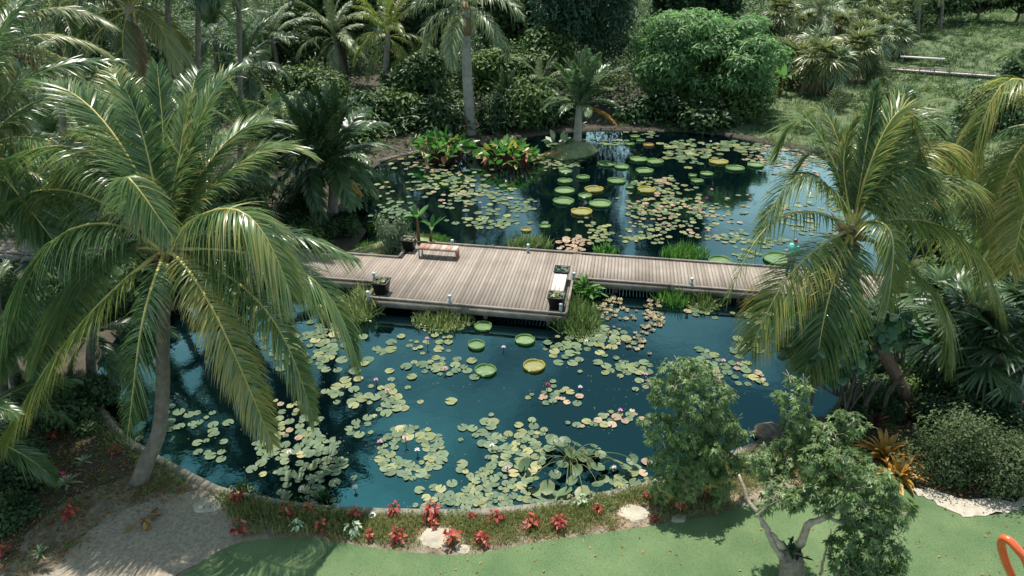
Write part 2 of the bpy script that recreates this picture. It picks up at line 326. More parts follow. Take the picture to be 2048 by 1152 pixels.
def strips(mb, P, D, S, L, W, droop=0, segs=3, prof='leaf', mi=0, va=None, fold=0.0, tipv=0.0):
    P, D, S = (np.atleast_2d(np.asarray(a, float)) for a in (P, D, S)); n = len(P)
    L = np.broadcast_to(np.asarray(L, float), (n,)); W = np.broadcast_to(np.asarray(W, float), (n,)); dr = np.broadcast_to(np.asarray(droop, float), (n,))
    t = np.linspace(0, 1, segs + 1); wp = np.interp(t, *PROF[prof])
    pos = P[:, None] + D[:, None] * (L[:, None, None] * t[None, :, None])
    pos = pos.copy(); pos[:, :, 2] -= (dr * L)[:, None] * (t ** 2)[None]
    hw = S[:, None] * (W[:, None] * wp[None] * .5)[:, :, None]
    va = rng.random(n) if va is None else np.broadcast_to(va, (n,))
    if fold:
        Nn = unit(np.cross(S, D)); mid = pos - Nn[:, None] * (W[:, None] * wp[None] * fold)[:, :, None]
        V = np.stack([pos - hw, mid, pos + hw], 2).reshape(-1, 3); k = 3
    else:
        V = np.stack([pos - hw, pos + hw], 2).reshape(-1, 3); k = 2
    base = (np.arange(n) * (segs + 1) * k)[:, None]; q = []
    for i in range(segs):
        for c in range(k - 1):
            a = i * k + c; q.append(base + np.array([a, a + 1, a + k + 1, a + k])[None])
    mb.add(V, quads=np.concatenate(q), mi=mi, va=np.repeat(va, (segs + 1) * k) + np.tile(np.repeat(tipv * t ** 2, k), n))
def leaves(mb, P, nrm, L, W, mi=0, va=None, sag=.3, fold=.15):
    P = np.asarray(P, float); n = len(P); nrm = unit(nrm)
    r = rng.normal(size=(n, 3)); r[:, 2] -= sag; D = unit(r - nrm * np.sum(r * nrm, 1, keepdims=True)); S = np.cross(nrm, D)
    L = np.broadcast_to(np.asarray(L, float), (n,))[:, None]; W = np.broadcast_to(np.asarray(W, float), (n,))[:, None]
    va = rng.random(n) if va is None else va
    V = np.stack([P, P + D * L * .45 - S * W * .5 + nrm * W * fold, P + D * L - nrm * L * .12, P + D * L * .45 + S * W * .5 + nrm * W * fold], 1).reshape(-1, 3)
    b = np.arange(n)[:, None] * 4
    mb.add(V, tris=np.concatenate([b + [[0, 1, 2]], b + [[0, 2, 3]]]), mi=mi, va=np.repeat(va, 4))
def cloud(mb, n, blobs, L, W, mi=0, up=.6, sag=.3, shell=.5, va=None, rough=.2):
    """leaves through a set of ellipsoids (cx,cy,cz,rx,ry,rz)"""
    B = np.asarray(blobs, float); wgt = (B[:, 3] * B[:, 4] * B[:, 5]) ** .67; idx = rng.choice(len(B), n, p=wgt / wgt.sum())
    d = unit(rng.normal(size=(n, 3))); rr = shell + (1 - shell) * rng.random(n) ** .6; rr *= 1 + rough * rng.normal(size=n)
    P = B[idx, :3] + d * rr[:, None] * B[idx, 3:6]
    nrm = d * .6 + np.array([0, 0, up]) + rng.normal(size=(n, 3)) * .35
    leaves(mb, P, nrm, L * (.7 + .6 * rng.random(n)), W * (.7 + .6 * rng.random(n)), mi=mi, sag=sag, va=(np.clip(rng.normal(.5, .22, n), 0, 1) if va is None else va))
def inpoly(P, poly):
    P = np.asarray(P, float); poly = np.asarray(poly, float)[:, :2]; x, y = P[:, 0], P[:, 1]; ins = np.zeros(len(P), bool); j = len(poly) - 1
    for i in range(len(poly)):
        xi, yi = poly[i]; xj, yj = poly[j]
        c = ((yi > y) != (yj > y)); ins ^= c & (x < (xj - xi) * (y - yi) / (yj - yi + 1e-12) + xi); j = i
    return ins
def sdist(P, poly):
    poly = np.asarray(poly, float)[:, :2]; P = np.asarray(P, float)[:, :2]; d = np.full(len(P), 1e9)
    for i in range(len(poly)):
        a = poly[i]; b = poly[(i + 1) % len(poly)]; ab = b - a
        t = np.clip(((P - a) @ ab) / (ab @ ab + 1e-9), 0, 1); d = np.minimum(d, np.linalg.norm(P - a - t[:, None] * ab, axis=1))
    return np.where(inpoly(P, poly), -d, d)
def flat(name, pxs, z, m, jag=0.0, sub=.5):
    """a sheet cut to an outline, gridded and pulled up over the ground"""
    pts = np.array([at(*p, z)[:2] for p in pxs])
    q = spline(np.concatenate([pts, pts[:1]]), len(pts) * 6)[:-1] if jag >= 0 else pts
    if jag > 0: q = q + rng.normal(size=q.shape) * jag
    import mathutils.geometry as mg
    tri = mg.tessellate_polygon([[Vector((*p, 0)) for p in q]])
    mb = MB(); mb.add(np.c_[q, np.full(len(q), z)], tris=[t if np.cross(q[t[1]] - q[t[0]], q[t[2]] - q[t[0]]) > 0 else t[::-1] for t in tri])
    o = mb.obj(name, m); struct(o); return o, q

# ------------------------------------------------------------------ the ground and the pond
GZ = .15
pond_px = [(206, 822), (252, 878), (330, 927), (408, 968), (448, 986), (520, 1003), (600, 1017), (700, 1026), (850, 1030), (960, 1029), (1100, 1015), (1200, 997), (1300, 972),
           (1400, 940), (1480, 905), (1530, 880), (1580, 850), (1640, 838), (1700, 828), (1750, 790), (1790, 735), (1800, 660), (1815, 600), (1825, 540), (1835, 500), (1830, 455), (1800, 400), (1755, 358), (1700, 322),
           (1620, 303), (1550, 290), (1450, 270), (1350, 262), (1200, 260), (1120, 264), (1040, 276), (950, 290), (850, 304), (757, 326), (700, 370), (695, 430), (730, 462),
           (700, 500), (640, 505), (560, 495), (520, 560), (420, 600), (260, 640), (190, 720), (185, 780)]
pond = np.array([at(*p, 0)[:2] for p in pond_px])
def grid_axis(lo, hi, step, far):
    a = list(np.arange(lo, hi + 1e-6, step)); s = step; x = hi; up = []
    while x < far: s *= 1.35; x += s; up.append(x)
    s = step; x = lo; dn = []
    while x > -far: s *= 1.35; x -= s; dn.append(x)
    return np.array(dn[::-1] + a + up)
gx = grid_axis(-20, 26, .28, 900); gy = grid_axis(8, 54, .28, 900)
GX, GY = np.meshgrid(gx, gy); gp = np.c_[GX.ravel(), GY.ravel()]
fine = (gp[:, 0] > -21) & (gp[:, 0] < 27) & (gp[:, 1] > 7) & (gp[:, 1] < 55)
sdv = np.full(len(gp), 9.0); sdv[fine] = sdist(gp[fine], pond)
gz = np.clip(GZ + sdv * 1.3, -1.1, GZ)
def rise(x, y): return np.clip((y - 60) / 60, 0, 1) * 1.2 + np.clip((y - 50) / 40, 0, 1) * np.clip((x - 18) / 30, 0, 1) * 2.2
gz = gz + np.where(sdv > .3, rise(gp[:, 0], gp[:, 1]), 0)
def gh(x, y): return GZ + float(rise(np.float64(x), np.float64(y)))
nx, ny = len(gx), len(gy); ii = np.arange(nx * ny).reshape(ny, nx)
q = np.stack([ii[:-1, :-1], ii[:-1, 1:], ii[1:, 1:], ii[1:, :-1]], -1).reshape(-1, 4)
mb = MB(); mb.add(np.c_[gp, gz], quads=q); struct(mb.obj('ground', 'soil', smooth=True))
mb = MB(); mb.add([(-22, 8, 0), (28, 8, 0), (28, 56, 0), (-22, 56, 0)], quads=[(0, 1, 2, 3)]); struct(mb.obj('pond_water', 'water'))

lawn_px = [(330, 1175), (420, 1112), (480, 1086), (560, 1076), (640, 1080), (720, 1091), (800, 1102), (880, 1109), (960, 1106), (1060, 1087), (1200, 1066), (1340, 1046), (1440, 1026), (1520, 1003),
           (1640, 985), (1800, 978), (1850, 992), (1920, 1022), (1990, 1030), (2060, 1012), (2250, 1000), (2500, 1300), (1700, 1900), (300, 1900)]
_, lawn_xy = flat('lawn', lawn_px, GZ + .03, 'lawn')
path_px = [(60, 1250), (115, 1130), (170, 1070), (240, 1025), (300, 1000), (360, 985), (430, 985), (475, 1010), (490, 1060), (478, 1086), (420, 1112), (330, 1175), (260, 1300)]
flat('gravel_path', path_px, GZ + .018, 'gravel', jag=.025)
mulch_px = [(-60, 1250), (-60, 960), (60, 860), (190, 815), (250, 882), (330, 930), (405, 970), (450, 990), (600, 1022), (720, 1034), (860, 1036), (1000, 1034), (1120, 1019), (1250, 990), (1400, 945), (1500, 905), (1560, 930), (1600, 1000),
            (1500, 1040), (1340, 1060), (1060, 1100), (880, 1120), (720, 1100), (560, 1090), (400, 1130), (300, 1220)]
flat('planting_bed', mulch_px, GZ + .008, 'mulch', jag=.03)
flat('painted_shade_bed', [(-60, 1180), (-60, 960), (60, 860), (188, 822), (238, 884), (290, 922), (250, 955), (150, 990), (60, 1060), (20, 1130)], GZ + .013, 'shadebed', jag=.05)  # darker sheet over the left bed, its colour stands in for shade
flat('sand_patch', [(1815, 978), (1860, 978), (1930, 996), (2060, 996), (2200, 992), (2200, 1010), (2060, 1012), (1985, 1030), (1915, 1026), (1855, 996)], GZ + .045, 'sand', jag=.05)
flat('far_path', [(700, 215), (735, 205), (760, 160), (790, 150), (800, 158), (775, 170), (752, 212), (715, 228)], GZ + .05, 'sand', jag=.05)
flat('clearing', [(1260, 205), (1330, 188), (1390, 196), (1420, 208), (1340, 218), (1270, 216)], GZ + .3, 'sand', jag=.1)
meadow_px = [(1230, 252), (1330, 240), (1480, 225), (1560, 175), (1700, 150), (1800, 140), (1830, 60), (1960, 35), (2200, 35), (2300, 330), (1990, 330), (1900, 395), (1830, 355), (1740, 320), (1620, 299), (1550, 286), (1450, 266), (1350, 258)]
meadow = np.array([at(*p, GZ)[:2] for p in meadow_px])
mm = mat('meadow turf', (.034, .065, .025), (.12, .15, .066), rough=.95, scale=.6, detail=12, c3=(.3, .29, .17))
M['meadow'] = mm
# meadow sheet follows the rise
xs = np.arange(meadow[:, 0].min(), meadow[:, 0].max(), 1.0); ys = np.arange(meadow[:, 1].min(), meadow[:, 1].max(), 1.0)
mgx, mgy = np.meshgrid(xs, ys); mpnt = np.c_[mgx.ravel(), mgy.ravel()]; keep = inpoly(mpnt, meadow).reshape(mgx.shape)
mz = GZ + .02 + rise(mpnt[:, 0], mpnt[:, 1]); idm = np.arange(len(mpnt)).reshape(mgx.shape)
kq = keep[:-1, :-1] & keep[1:, :-1] & keep[:-1, 1:] & keep[1:, 1:]
qq = np.stack([idm[:-1, :-1], idm[:-1, 1:], idm[1:, 1:], idm[1:, :-1]], -1)[kq]
mb = MB(); mb.add(np.c_[mpnt, mz], quads=qq); struct(mb.obj('meadow_ground', 'meadow', smooth=True))

# pond coping along the near and left bank
cop = spline(np.array([at(*p, 0)[:2] for p in pond_px[0:15]]), 90)
tn = unit(np.gradient(cop, axis=0)); nr = np.c_[tn[:, 1], -tn[:, 0]]
mb = MB(); prof = [(-.02, -.4), (-.02, .19), (.2, .19), (.2, 0)]
V = np.concatenate([np.c_[cop + nr * a, np.full(len(cop), z)] for a, z in prof]); n = len(cop); q = []
for k in range(3):
    for i in range(n - 1): q.append((k * n + i, k * n + i + 1, (k + 1) * n + i + 1, (k + 1) * n + i))
mb.add(V, quads=[x[::-1] for x in q]); tag(mb.obj('pond_coping', 'concrete'), 'pale concrete coping curving along the near bank of the pond', 'kerb')
cop = np.array([at(*p, 0)[:2] for p in [(757, 326), (800, 315), (850, 304), (880, 298)]]); mb = MB()
for a, b in zip(cop[:-1], cop[1:]):
    d = unit(b - a); nn = np.array([-d[1], d[0]]); c = (a + b) / 2
    box(mb, (*c, -.1), (*(b - a) / 2, 0), (*nn * .07, 0), (0, 0, .3))
tag(mb.obj('pond_coping', 'concrete'), 'straight concrete pond edge behind the far left lily pads', 'kerb')

# ------------------------------------------------------------------ the boardwalk
DZ = .55; da = R(9.8); DO = at(1274, 566, DZ); DU = np.array([math.cos(da), -math.sin(da), 0]); DW = np.array([math.sin(da), math.cos(da), 0]); UP = np.array([0, 0, 1.])
def dk(u, ww, z=0): return DO + DU * u + DW * ww + UP * z
board = empty('boardwalk', dk(-6, 0, -DZ), 'long weathered plank boardwalk with a wide platform crossing the pond', 'boardwalk')
bo = np.array(board.location)
mb = MB(); pitch = .142; u = -34.0
while u < 32:
    if u < -10.1: a, b = -1.72, .6
    elif u < -2.62: a, b = -2.98, 2.35
    else: a, b = 0.02, 2.35
    spans = [(a, b)]
    for (s0, s1) in spans:
        box(mb, dk(u + pitch / 2, (s0 + s1) / 2, -.02 + rng.normal() * .0015) - bo, DU * (pitch / 2 - .006), DW * ((s1 - s0) / 2 - .003), UP * .02, va=np.clip(rng.normal(.5, .16), 0, 1))
    u += pitch
mb.obj('deck_boards', 'deck', board)
def rail(u0, w0, u1, w1, name='kerb_rail', wd=.045, h=.038, z=.045, m='deck_edge'):
    a, b = dk(u0, w0, z), dk(u1, w1, z); d = unit(b - a); nn = np.cross(UP, d); mb = MB(); L = np.linalg.norm(b - a); k = max(1, int(L / 3.6))
    for i in range(k):
        p, r_ = a + (b - a) * i / k, a + (b - a) * (i + 1) / k
        box(mb, (p + r_) / 2 - bo + UP * rng.normal() * .004, (r_ - p) / 2 - d * .008, nn * wd, UP * h, va=rng.random())
    return mb.obj(name, m, board)
EDGES = [(-34, .66, -10.16, .66), (-10.16, .72, -10.16, 2.41), (-10.1, 2.41, 32, 2.41), (-34, -1.78, -10.16, -1.78), (-10.16, -1.84, -10.16, -3.04), (-10.1, -3.04, -2.56, -3.04), (-2.56, -2.98, -2.56, -.1), (-2.5, -.04, 32, -.04)]
for e in EDGES:
    rail(*e); rail(*e, name='fascia', wd=.03, h=.13, z=-.185, m='deck_edge')
def pilings():
    for uu in np.arange(-32, 32, 2.4):
        for ww in ((-1.6, .5) if uu < -10.1 else (-2.85, -.3, 2.2) if uu < -2.7 else (.12, 2.2)):
            mb = MB(); tube(mb, [dk(uu, ww, -.08) - bo, dk(uu, ww, -1.5) - bo], .09, 8); mb.obj('piling', 'deck_under', board)
    for u0, u1, a in ((-34, -10.2, (-1.4, .3)), (-10.1, -2.7, (-2.6, -.6, 2.0)), (-2.6, 32, (.35, 2.0))):
        for ww in a:
            mb = MB(); box(mb, dk((u0 + u1) / 2, ww, -.15) - bo, DU * (u1 - u0) / 2, DW * .04, UP * .1); mb.obj('joist', 'deck_under', board)
pilings()

# bollard lights on the kerb
def bollard(px, py, where):
    p = at(px, py, DZ); e = empty('bollard_light', p, where, 'bollard light', 'short white bollard lights along the boardwalk')
    mb = MB(); tube(mb, [(0, 0, -.05), (0, 0, .3)], .058, 12); mb.obj('post', 'glass_post', e, smooth=False)
    mb = MB(); tube(mb, [(0, 0, .3), (0, 0, .315), (0, 0, .37), (0, 0, .385)], [.05, .068, .068, .05], 12); mb.obj('cap', 'white_post', e)
    mb = MB(); tube(mb, [(0, 0, .0), (0, 0, .022)], [.085, .07], 12); mb.obj('base_plate', 'metal', e)
for a in [(749, 562, 'short white bollard light just behind the black planter on the left'), (737, 600, 'short white bollard light at the near left corner of the platform'),
          (900, 608, 'short white bollard light midway along the near edge of the platform'), (1121, 625, 'short white bollard light at the near right corner of the platform'),
          (1056, 504, 'short white bollard light on the far kerb before the reed clump'), (905, 495, 'short white bollard light behind the right end of the red bench'),
          (1147, 562, 'short white bollard light in the inner corner beside bright green pickerelweed'), (1382, 573, 'short white bollard light on near kerb of the right walkway')]:
    bollard(*a)

# benches
be = empty('bench', dk(-8.5, 1.12), 'red and grey patchwork board bench standing on the platform', 'bench'); b0 = np.array(be.location)
for k in range(7):
    mb = MB(); box(mb, dk(-9.33 + .243 * k + .12, 1.1, .44) - b0, DU * .119, DW * .25, UP * .022, va=[.15, .1, .55, .2, .75, .3, .85][k]); mb.obj('seat_board', 'bench_top', be)
mb = MB()
for ww in (.87, 1.33): box(mb, dk(-8.5, ww, .395) - b0, DU * .84, DW * .02, UP * .022)
mb.obj('seat_frame', 'metal', be)
for uu, m in ((-9.31, 'metal'), (-7.66, 'bench_end')):
    mb = MB()
    if m == 'metal':
        for ww in (.87, 1.33): box(mb, dk(uu, ww, .187) - b0, DU * .022, DW * .025, UP * .185)
        box(mb, dk(uu, 1.1, .018) - b0, DU * .022, DW * .205, UP * .016)
    else:
        box(mb, dk(uu, 1.1, .21) - b0, DU * .024, DW * .25, UP * .208)
    mb.obj('leg', m, be)
be = empty('bench', dk(-3.0, -1.5), 'sun bleached white slab bench between two black planters', 'bench'); b0 = np.array(be.location)
for k in range(3):
    mb = MB(); box(mb, dk(-3.0 + (k - 1) * .165, -1.45, .44) - b0, DU * .08, DW * .86, UP * .025, va=.4 + .2 * k); mb.obj('seat_board', 'bench_white', be)
for ww in (-2.2, -.7):
    mb = MB(); box(mb, dk(-3.0, ww, .207) - b0, DU * .2, DW * .025, UP * .205); mb.obj('leg', 'metal', be)

# planters
def planter(u_, w_, label, veg, rot=0):
    e = empty('planter', dk(u_, w_), label, 'planter', 'square black planters on the boardwalk platform'); mb = MB()
    a, b, h = .20, .28, .5
    def ring(s, z): return [DU * sx * s + DW * sy * s + UP * z for sx, sy in ((-1, -1), (1, -1), (1, 1), (-1, 1))]
    V = ring(a, 0) + ring(b, h) + ring(b + .03, h) + ring(b + .03, h + .045) + ring(b - .02, h + .045) + ring(b - .03, h - .06)
    q = []
    for k in range(5):
        for i in range(4): j = (i + 1) % 4; q.append((k * 4 + i, k * 4 + j, k * 4 + 4 + j, k * 4 + 4 + i))
    mb.add(V, quads=q + [(3, 2, 1, 0)]); mb.obj('pot', 'black_pot', e)
    mb = MB(); mb.add(ring(b - .025, h - .03), quads=[(0, 1, 2, 3)]); mb.obj('pot_water', 'water', e)
    mb = MB(); n = veg; P = np.array([DU * a_ + DW * c_ + UP * (h + .0 + .05 * rng.random()) for a_, c_ in rng.uniform(-.22, .22, (n, 2))])
    if veg:
        leaves(mb, P, rng.normal(size=(n, 3)) * .3 + [0, 0, 1], .13, .11, va=rng.random(n)); mb.obj('foliage', 'pad_y' if veg > 20 else 'bush_pale', e)
planter(-9.75, -2.55, 'black planter with floating leaves at the near left corner of the platform', 40)
planter(-2.98, -2.55, 'black planter of pale water plants beside near right corner bollard', 34)
planter(-3.0, -.32, 'black planter of open dark water at the far end of the white bench', 12)
planter(-9.98, 1.6, 'black planter of low foliage left of the red bench', 26)

# ------------------------------------------------------------------ palms
def frond(mb, pts, pairs=80, L=.85, W=.045, ang=52, droop=.5, lift=.15, r=.028, pet=.16, plume=0.0, mi_l=0, mi_r=1, side=None, segs=3, rag=.12, va0=.5, tipv=.3):
    P = np.asarray(pts, float); seg = np.r_[0, np.cumsum(np.linalg.norm(np.diff(P, axis=0), axis=1))]; T = seg[-1]
    def pos(s): return np.stack([np.interp(s * T, seg, P[:, k]) for k in range(3)], -1)
    ss = np.linspace(0, 1, 18); tube(mb, pos(ss), np.interp(ss, [0, .15, 1], [r * 1.6, r, r * .2]), 5, mi=mi_r, cap=False)
    s = np.linspace(pet, .995, pairs); s = np.repeat(s, 2) + rng.normal(size=pairs * 2) * .002; s = np.clip(s, 0, 1); sg = np.tile([-1., 1.], pairs)
    p = pos(s); tg = unit(pos(np.clip(s + .01, 0, 1)) - pos(np.clip(s - .01, 0, 1)))
    if side is None:
        ch = P[-1] - P[0]; ch = np.array([ch[0], ch[1], 0]) if np.hypot(ch[0], ch[1]) > .3 else np.array([.2, 1, 0]); side = np.cross(unit(ch), UP)
    B = unit(side - tg * (tg @ side)[:, None]); Nn = unit(np.cross(B, tg)); Nn = np.where(Nn[:, 2:3] < 0, -Nn, Nn)
    sl = (s - pet) / (1 - pet); a = R(ang) * (1 - .55 * sl) + rng.normal(size=len(s)) * R(5)
    lf = lift + rng.normal(size=len(s)) * .08 + plume * rng.normal(size=len(s))
    D = unit(B * (sg * np.sin(a))[:, None] + tg * np.cos(a)[:, None] + Nn * lf[:, None])
    LL = L * np.interp(sl, [0, .12, .4, .75, 1], [.55, .85, 1, .78, .32]) * (1 + rng.normal(size=len(s)) * rag * .5)
    # the blade of a leaflet lies across the frond's own plane, twisting a little
    S = unit(tg * np.sin(a)[:, None] - B * (sg * np.cos(a))[:, None] + Nn * (rng.normal(size=len(s)) * .35 + .35 * sg)[:, None])
    S = unit(S - D * np.sum(S * D, 1, keepdims=True))
    dr = np.clip(droop * (1 + rng.normal(size=len(s)) * .25), 0, None)
    strips(mb, p, D, S, LL, W, dr, segs=segs, prof='leaf', mi=mi_l, va=np.clip(va0 + rng.normal(size=len(s)) * .18, 0, 1), tipv=tipv)
def arc(L, e0, e1, n=14, sway=0.0):
    e = np.linspace(R(e0), R(e1), n); d = np.c_[np.cos(e), np.sin(np.linspace(0, sway, n)), np.sin(e)] * L / n
    return np.r_[[[0, 0, 0]], np.cumsum(d, 0)]
def fan(mb, L=1.0, pet=.8, e0=55, e1=15, n=22, spread=125, W=.09, droop=.35, mi_l=0, mi_r=1):
    pc = arc(pet, e0, e1, 8); tube(mb, pc, np.linspace(.02, .012, len(pc)), 4, mi=mi_r, cap=False)
    hub = pc[-1]; tg = unit(pc[-1] - pc[-2]); B = np.array([0, 1., 0]); Nn = unit(np.cross(tg, B)); Nn = Nn if Nn[2] > 0 else -Nn
    th = np.linspace(-R(spread), R(spread), n) + rng.normal(size=n) * .03
    D = unit(tg * np.cos(th)[:, None] + B * np.sin(th)[:, None] + Nn * .12 + rng.normal(size=(n, 3)) * .05); S = unit(-tg * np.sin(th)[:, None] + B * np.cos(th)[:, None] + Nn * ((np.arange(n) % 2) * .8 - .4)[:, None])
    LL = L * (.72 + .28 * np.cos(th * .7)) * (1 + rng.normal(size=n) * .06)
    strips(mb, np.repeat(hub[None], n, 0), D, S, LL, W * L, droop, segs=4, prof='blade', mi=mi_l)
FR = {}
def frset(key, mats, specs, kind='pin', **kw):
    L = []
    for (ln, e0, e1) in specs:
        mb = MB()
        if kind == 'pin': frond(mb, arc(ln, e0, e1, sway=rng.normal() * .12), **kw)
        else: fan(mb, L=ln, e0=e0, e1=e1, **kw)
        L.append(mb.mesh('frond', mats))
    FR[key] = L
STD = [(4.3, 84, 48), (4.4, 74, 18), (4.5, 62, -8), (4.5, 48, -35), (4.4, 28, -58), (4.2, 8, -75), (3.8, -25, -85)]
frset('coco', ['coco', 'rachis'], STD, pairs=96, L=.9, W=.05, droop=.45)
frset('coco_y', ['coco_y', 'rachis'], STD, pairs=90, L=.9, W=.05, droop=.55)
frset('dark', ['palm_dark', 'rachis_g'], STD, pairs=84, L=.95, W=.06, droop=.4)
frset('silver', ['palm_silver', 'rachis_g'], STD, pairs=84, L=.9, W=.06, droop=.5)
frset('olive', ['palm_olive', 'rachis'], STD, pairs=80, L=.85, W=.06, droop=.5)
frset('royal', ['palm_silver', 'rachis_g'], [(4.0, 70, 0), (4.2, 50, -40), (4.2, 25, -70), (4.0, 0, -85)], pairs=70, L=.9, W=.07, droop=.55, plume=.35)
frset('paddle', ['palm_paddle', 'rachis_g'], [(3.1, 86, 60), (3.1, 74, 35), (3.1, 58, 5), (3.0, 38, -30), (2.8, 10, -60), (2.6, -15, -75)], pairs=40, L=.62, W=.14, droop=.25, pet=.12, ang=42)
frset('island', ['palm_paddle', 'rachis_g'], [(3.1, 88, 74), (3.2, 82, 52), (3.1, 72, 30), (2.9, 58, 0), (2.6, 38, -25)], pairs=46, L=.75, W=.12, droop=.3, pet=.12, ang=48)
frset('paddle_dark', ['palm_dark', 'rachis_g'], [(3.1, 86, 60), (3.1, 74, 35), (3.1, 58, 5), (3.0, 38, -30), (2.8, 10, -60), (2.6, -15, -75)], pairs=46, L=.7, W=.12, droop=.3, pet=.12, ang=48)
frset('fan', ['palm_silver', 'rachis_g'], [(1.05, 80, 55), (1.05, 60, 25), (1.05, 35, -5), (1.0, 10, -35), (1.0, -20, -60)], kind='fan')
frset('fan_olive', ['palm_olive', 'rachis'], [(1.05, 80, 55), (1.05, 60, 25), (1.05, 35, -5), (1.0, 10, -35), (1.0, -20, -60)], kind='fan')
frset('fan_dark', ['palm_dark', 'rachis_g'], [(1.1, 70, 45), (1.1, 45, 10), (1.1, 20, -20), (1.05, -5, -45)], kind='fan', n=26)
frset('dead', ['dead', 'dead'], [(3.0, -40, -85), (2.6, -10, -80)], pairs=40, L=.6, W=.06, droop=.7)
frset('dead_fan', ['dead', 'dead'], [(1.0, -50, -85), (1.0, -65, -88)], kind='fan', n=14)
frset('orange', ['orange_frond', 'orange_frond'], [(3.0, 10, -45), (2.4, -10, -70)], pairs=44, L=.6, W=.1, droop=.4)

def trunk_mesh(pts, r0, r1, flare=1.5, rings=True, sides=12, n=40):
    P = spline(pts, n); t = np.linspace(0, 1, n); rad = r0 + (r1 - r0) * t; rad = rad * (1 + (flare - 1) * np.exp(-t * 14))
    if rings: rad = rad * (1 + .035 * np.where(np.arange(n) % 2 == 0, 1, -1))
    mb = MB(); tube(mb, P, rad, sides); return mb
def palm(label, base, crown, r, fset, nf, scale=1.0, bark='bark', name='palm_tree', cat='palm tree', group=None, seed=0, lean=None, dead=0, order=None, tilt=.12, orange=0, deadset='dead', flare=1.4, shaft=None, e_top=0):
    base = np.asarray(base, float); crown = np.asarray(crown, float)
    e = empty(name, base, label, cat, group); rg = random.Random(seed)
    mid = (base + crown) / 2 + (np.asarray(lean) if lean is not None else np.array([rg.uniform(-.15, .15), rg.uniform(-.15, .15), 0]))
    trunk_mesh([(0, 0, -.3), mid - base, crown - base], r, r * .72, flare).obj('trunk', bark, e, smooth=True)
    ms = FR[fset]; k = len(ms)
    for i in range(nf):
        f = i / max(1, nf - 1); j = min(k - 1, int(f ** 1.05 * k + rg.uniform(-.35, .35)) if f > 0 else 0); j = max(0, j)
        az = i * 2.39996 + rg.uniform(-.25, .25)
        link('frond', ms[j], e, crown - base + np.array([0, 0, -.25 * f]), (rg.uniform(-.25, .25), rg.uniform(-tilt, tilt), az), scale * rg.uniform(.88, 1.1))
    for i in range(dead):
        link('dead_frond', FR[deadset][i % 2], e, crown - base - np.array([0, 0, .3]), (0, rg.uniform(-.2, .2), rg.uniform(0, 6.28)), scale * rg.uniform(.8, 1.05))
    for i in range(orange):
        link('orange_frond', FR['orange'][i % 2], e, crown - base - np.array([0, 0, .3]), (0, 0, [5.9, 4.5][i % 2]), scale * .85)
    return e
def gpt(px, py):
    p = at(px, py, GZ)
    for _ in range(6): p = at(px, py, gh(p[0], p[1]))
    return p

# --- the two large coconut palms, frond by frond
def hero(label, base_px, mids, crownP, fr, r0, r1, bark, seed, L=.9, husk=True):
    base = gpt(*base_px); e = empty('coconut_palm', base, label, 'coconut palm')
    C0 = np.asarray(crownP)
    pts = [base - base + [0, 0, -.3]] + [m - base for m in mids] + [C0 - base]
    trunk_mesh(pts, r0, r1, 1.45, n=60, sides=14).obj('trunk', bark, e, smooth=True)
    for i, f in enumerate(fr):
        (ax, ay, ad), (bx, by, bd) = f[0], f[1]; o = f[2] if len(f) > 2 else {}
        p1 = atY(ax, ay, C0[1] + ad); p2 = atY(bx, by, C0[1] + bd)
        st = C0 + np.array([0, 0, .1]) + unit(p1 - C0) * .12
        p1 = p1 + np.array([0, 0, .24]); crv = bez(st, p1, p2, 22) - C0; tq = np.linspace(0, 1, 22); ho = unit(np.array([p2[0] - C0[0], p2[1] - C0[1], 0]))
        crv = crv + np.clip(tq - .55, 0, 1)[:, None] ** 2 * np.array([0, 0, -.6 if p2[2] - C0[2] > 1.2 else -1.7]) + np.sin(tq * math.pi)[:, None] ** 2 * ho * .12
        ln = np.sum(np.linalg.norm(np.diff(crv, axis=0), axis=1))
        up = (p2[2] - C0[2]) / ln
        k = dict(pairs=int(40 * ln), L=L * min(1.1, ln / 4.0), W=.036, droop=.25 if up > .4 else .62, lift=.14, r=.036, pet=.1, ang=80 if up < .4 else 62, va0=.62, segs=4); k.update({a: b for a, b in o.items() if a != 'm'})
        mb = MB(); frond(mb, crv, **k); mb.obj('frond', [o.get('m', 'coco'), 'rachis'], e, C0 - base)
    if husk:
        mb = MB(); n = 26; a = rng.random(n) * 6.28
        D = unit(np.c_[np.cos(a), np.sin(a), rng.uniform(.1, 1.2, n)]); S = unit(np.cross(D, UP))
        strips(mb, np.repeat([[0, 0, -.25]], n, 0) + D * .08, D, S, rng.uniform(.5, 1.0, n), .13, .15, segs=3, prof='blade', mi=0)
        mb.obj('leaf_sheath', ['dead'], e, C0 - base)
        for k in range(5):
            a = k * 1.3 + seed; p = C0 - base + np.array([math.cos(a) * .22, math.sin(a) * .22, -.35 - .1 * (k % 2)])
            mb = MB(); tube(mb, [p + [0, 0, .15], p + [0, 0, .1], p, p - [0, 0, .1], p - [0, 0, .15]], [.02, .09, .115, .09, .02], 8); mb.obj('coconut', 'rachis_g', e, smooth=True)
    return e
lb = gpt(268, 962); LC = atY(332, 505, lb[1] + .5)
y = {'m': 'coco_y'}
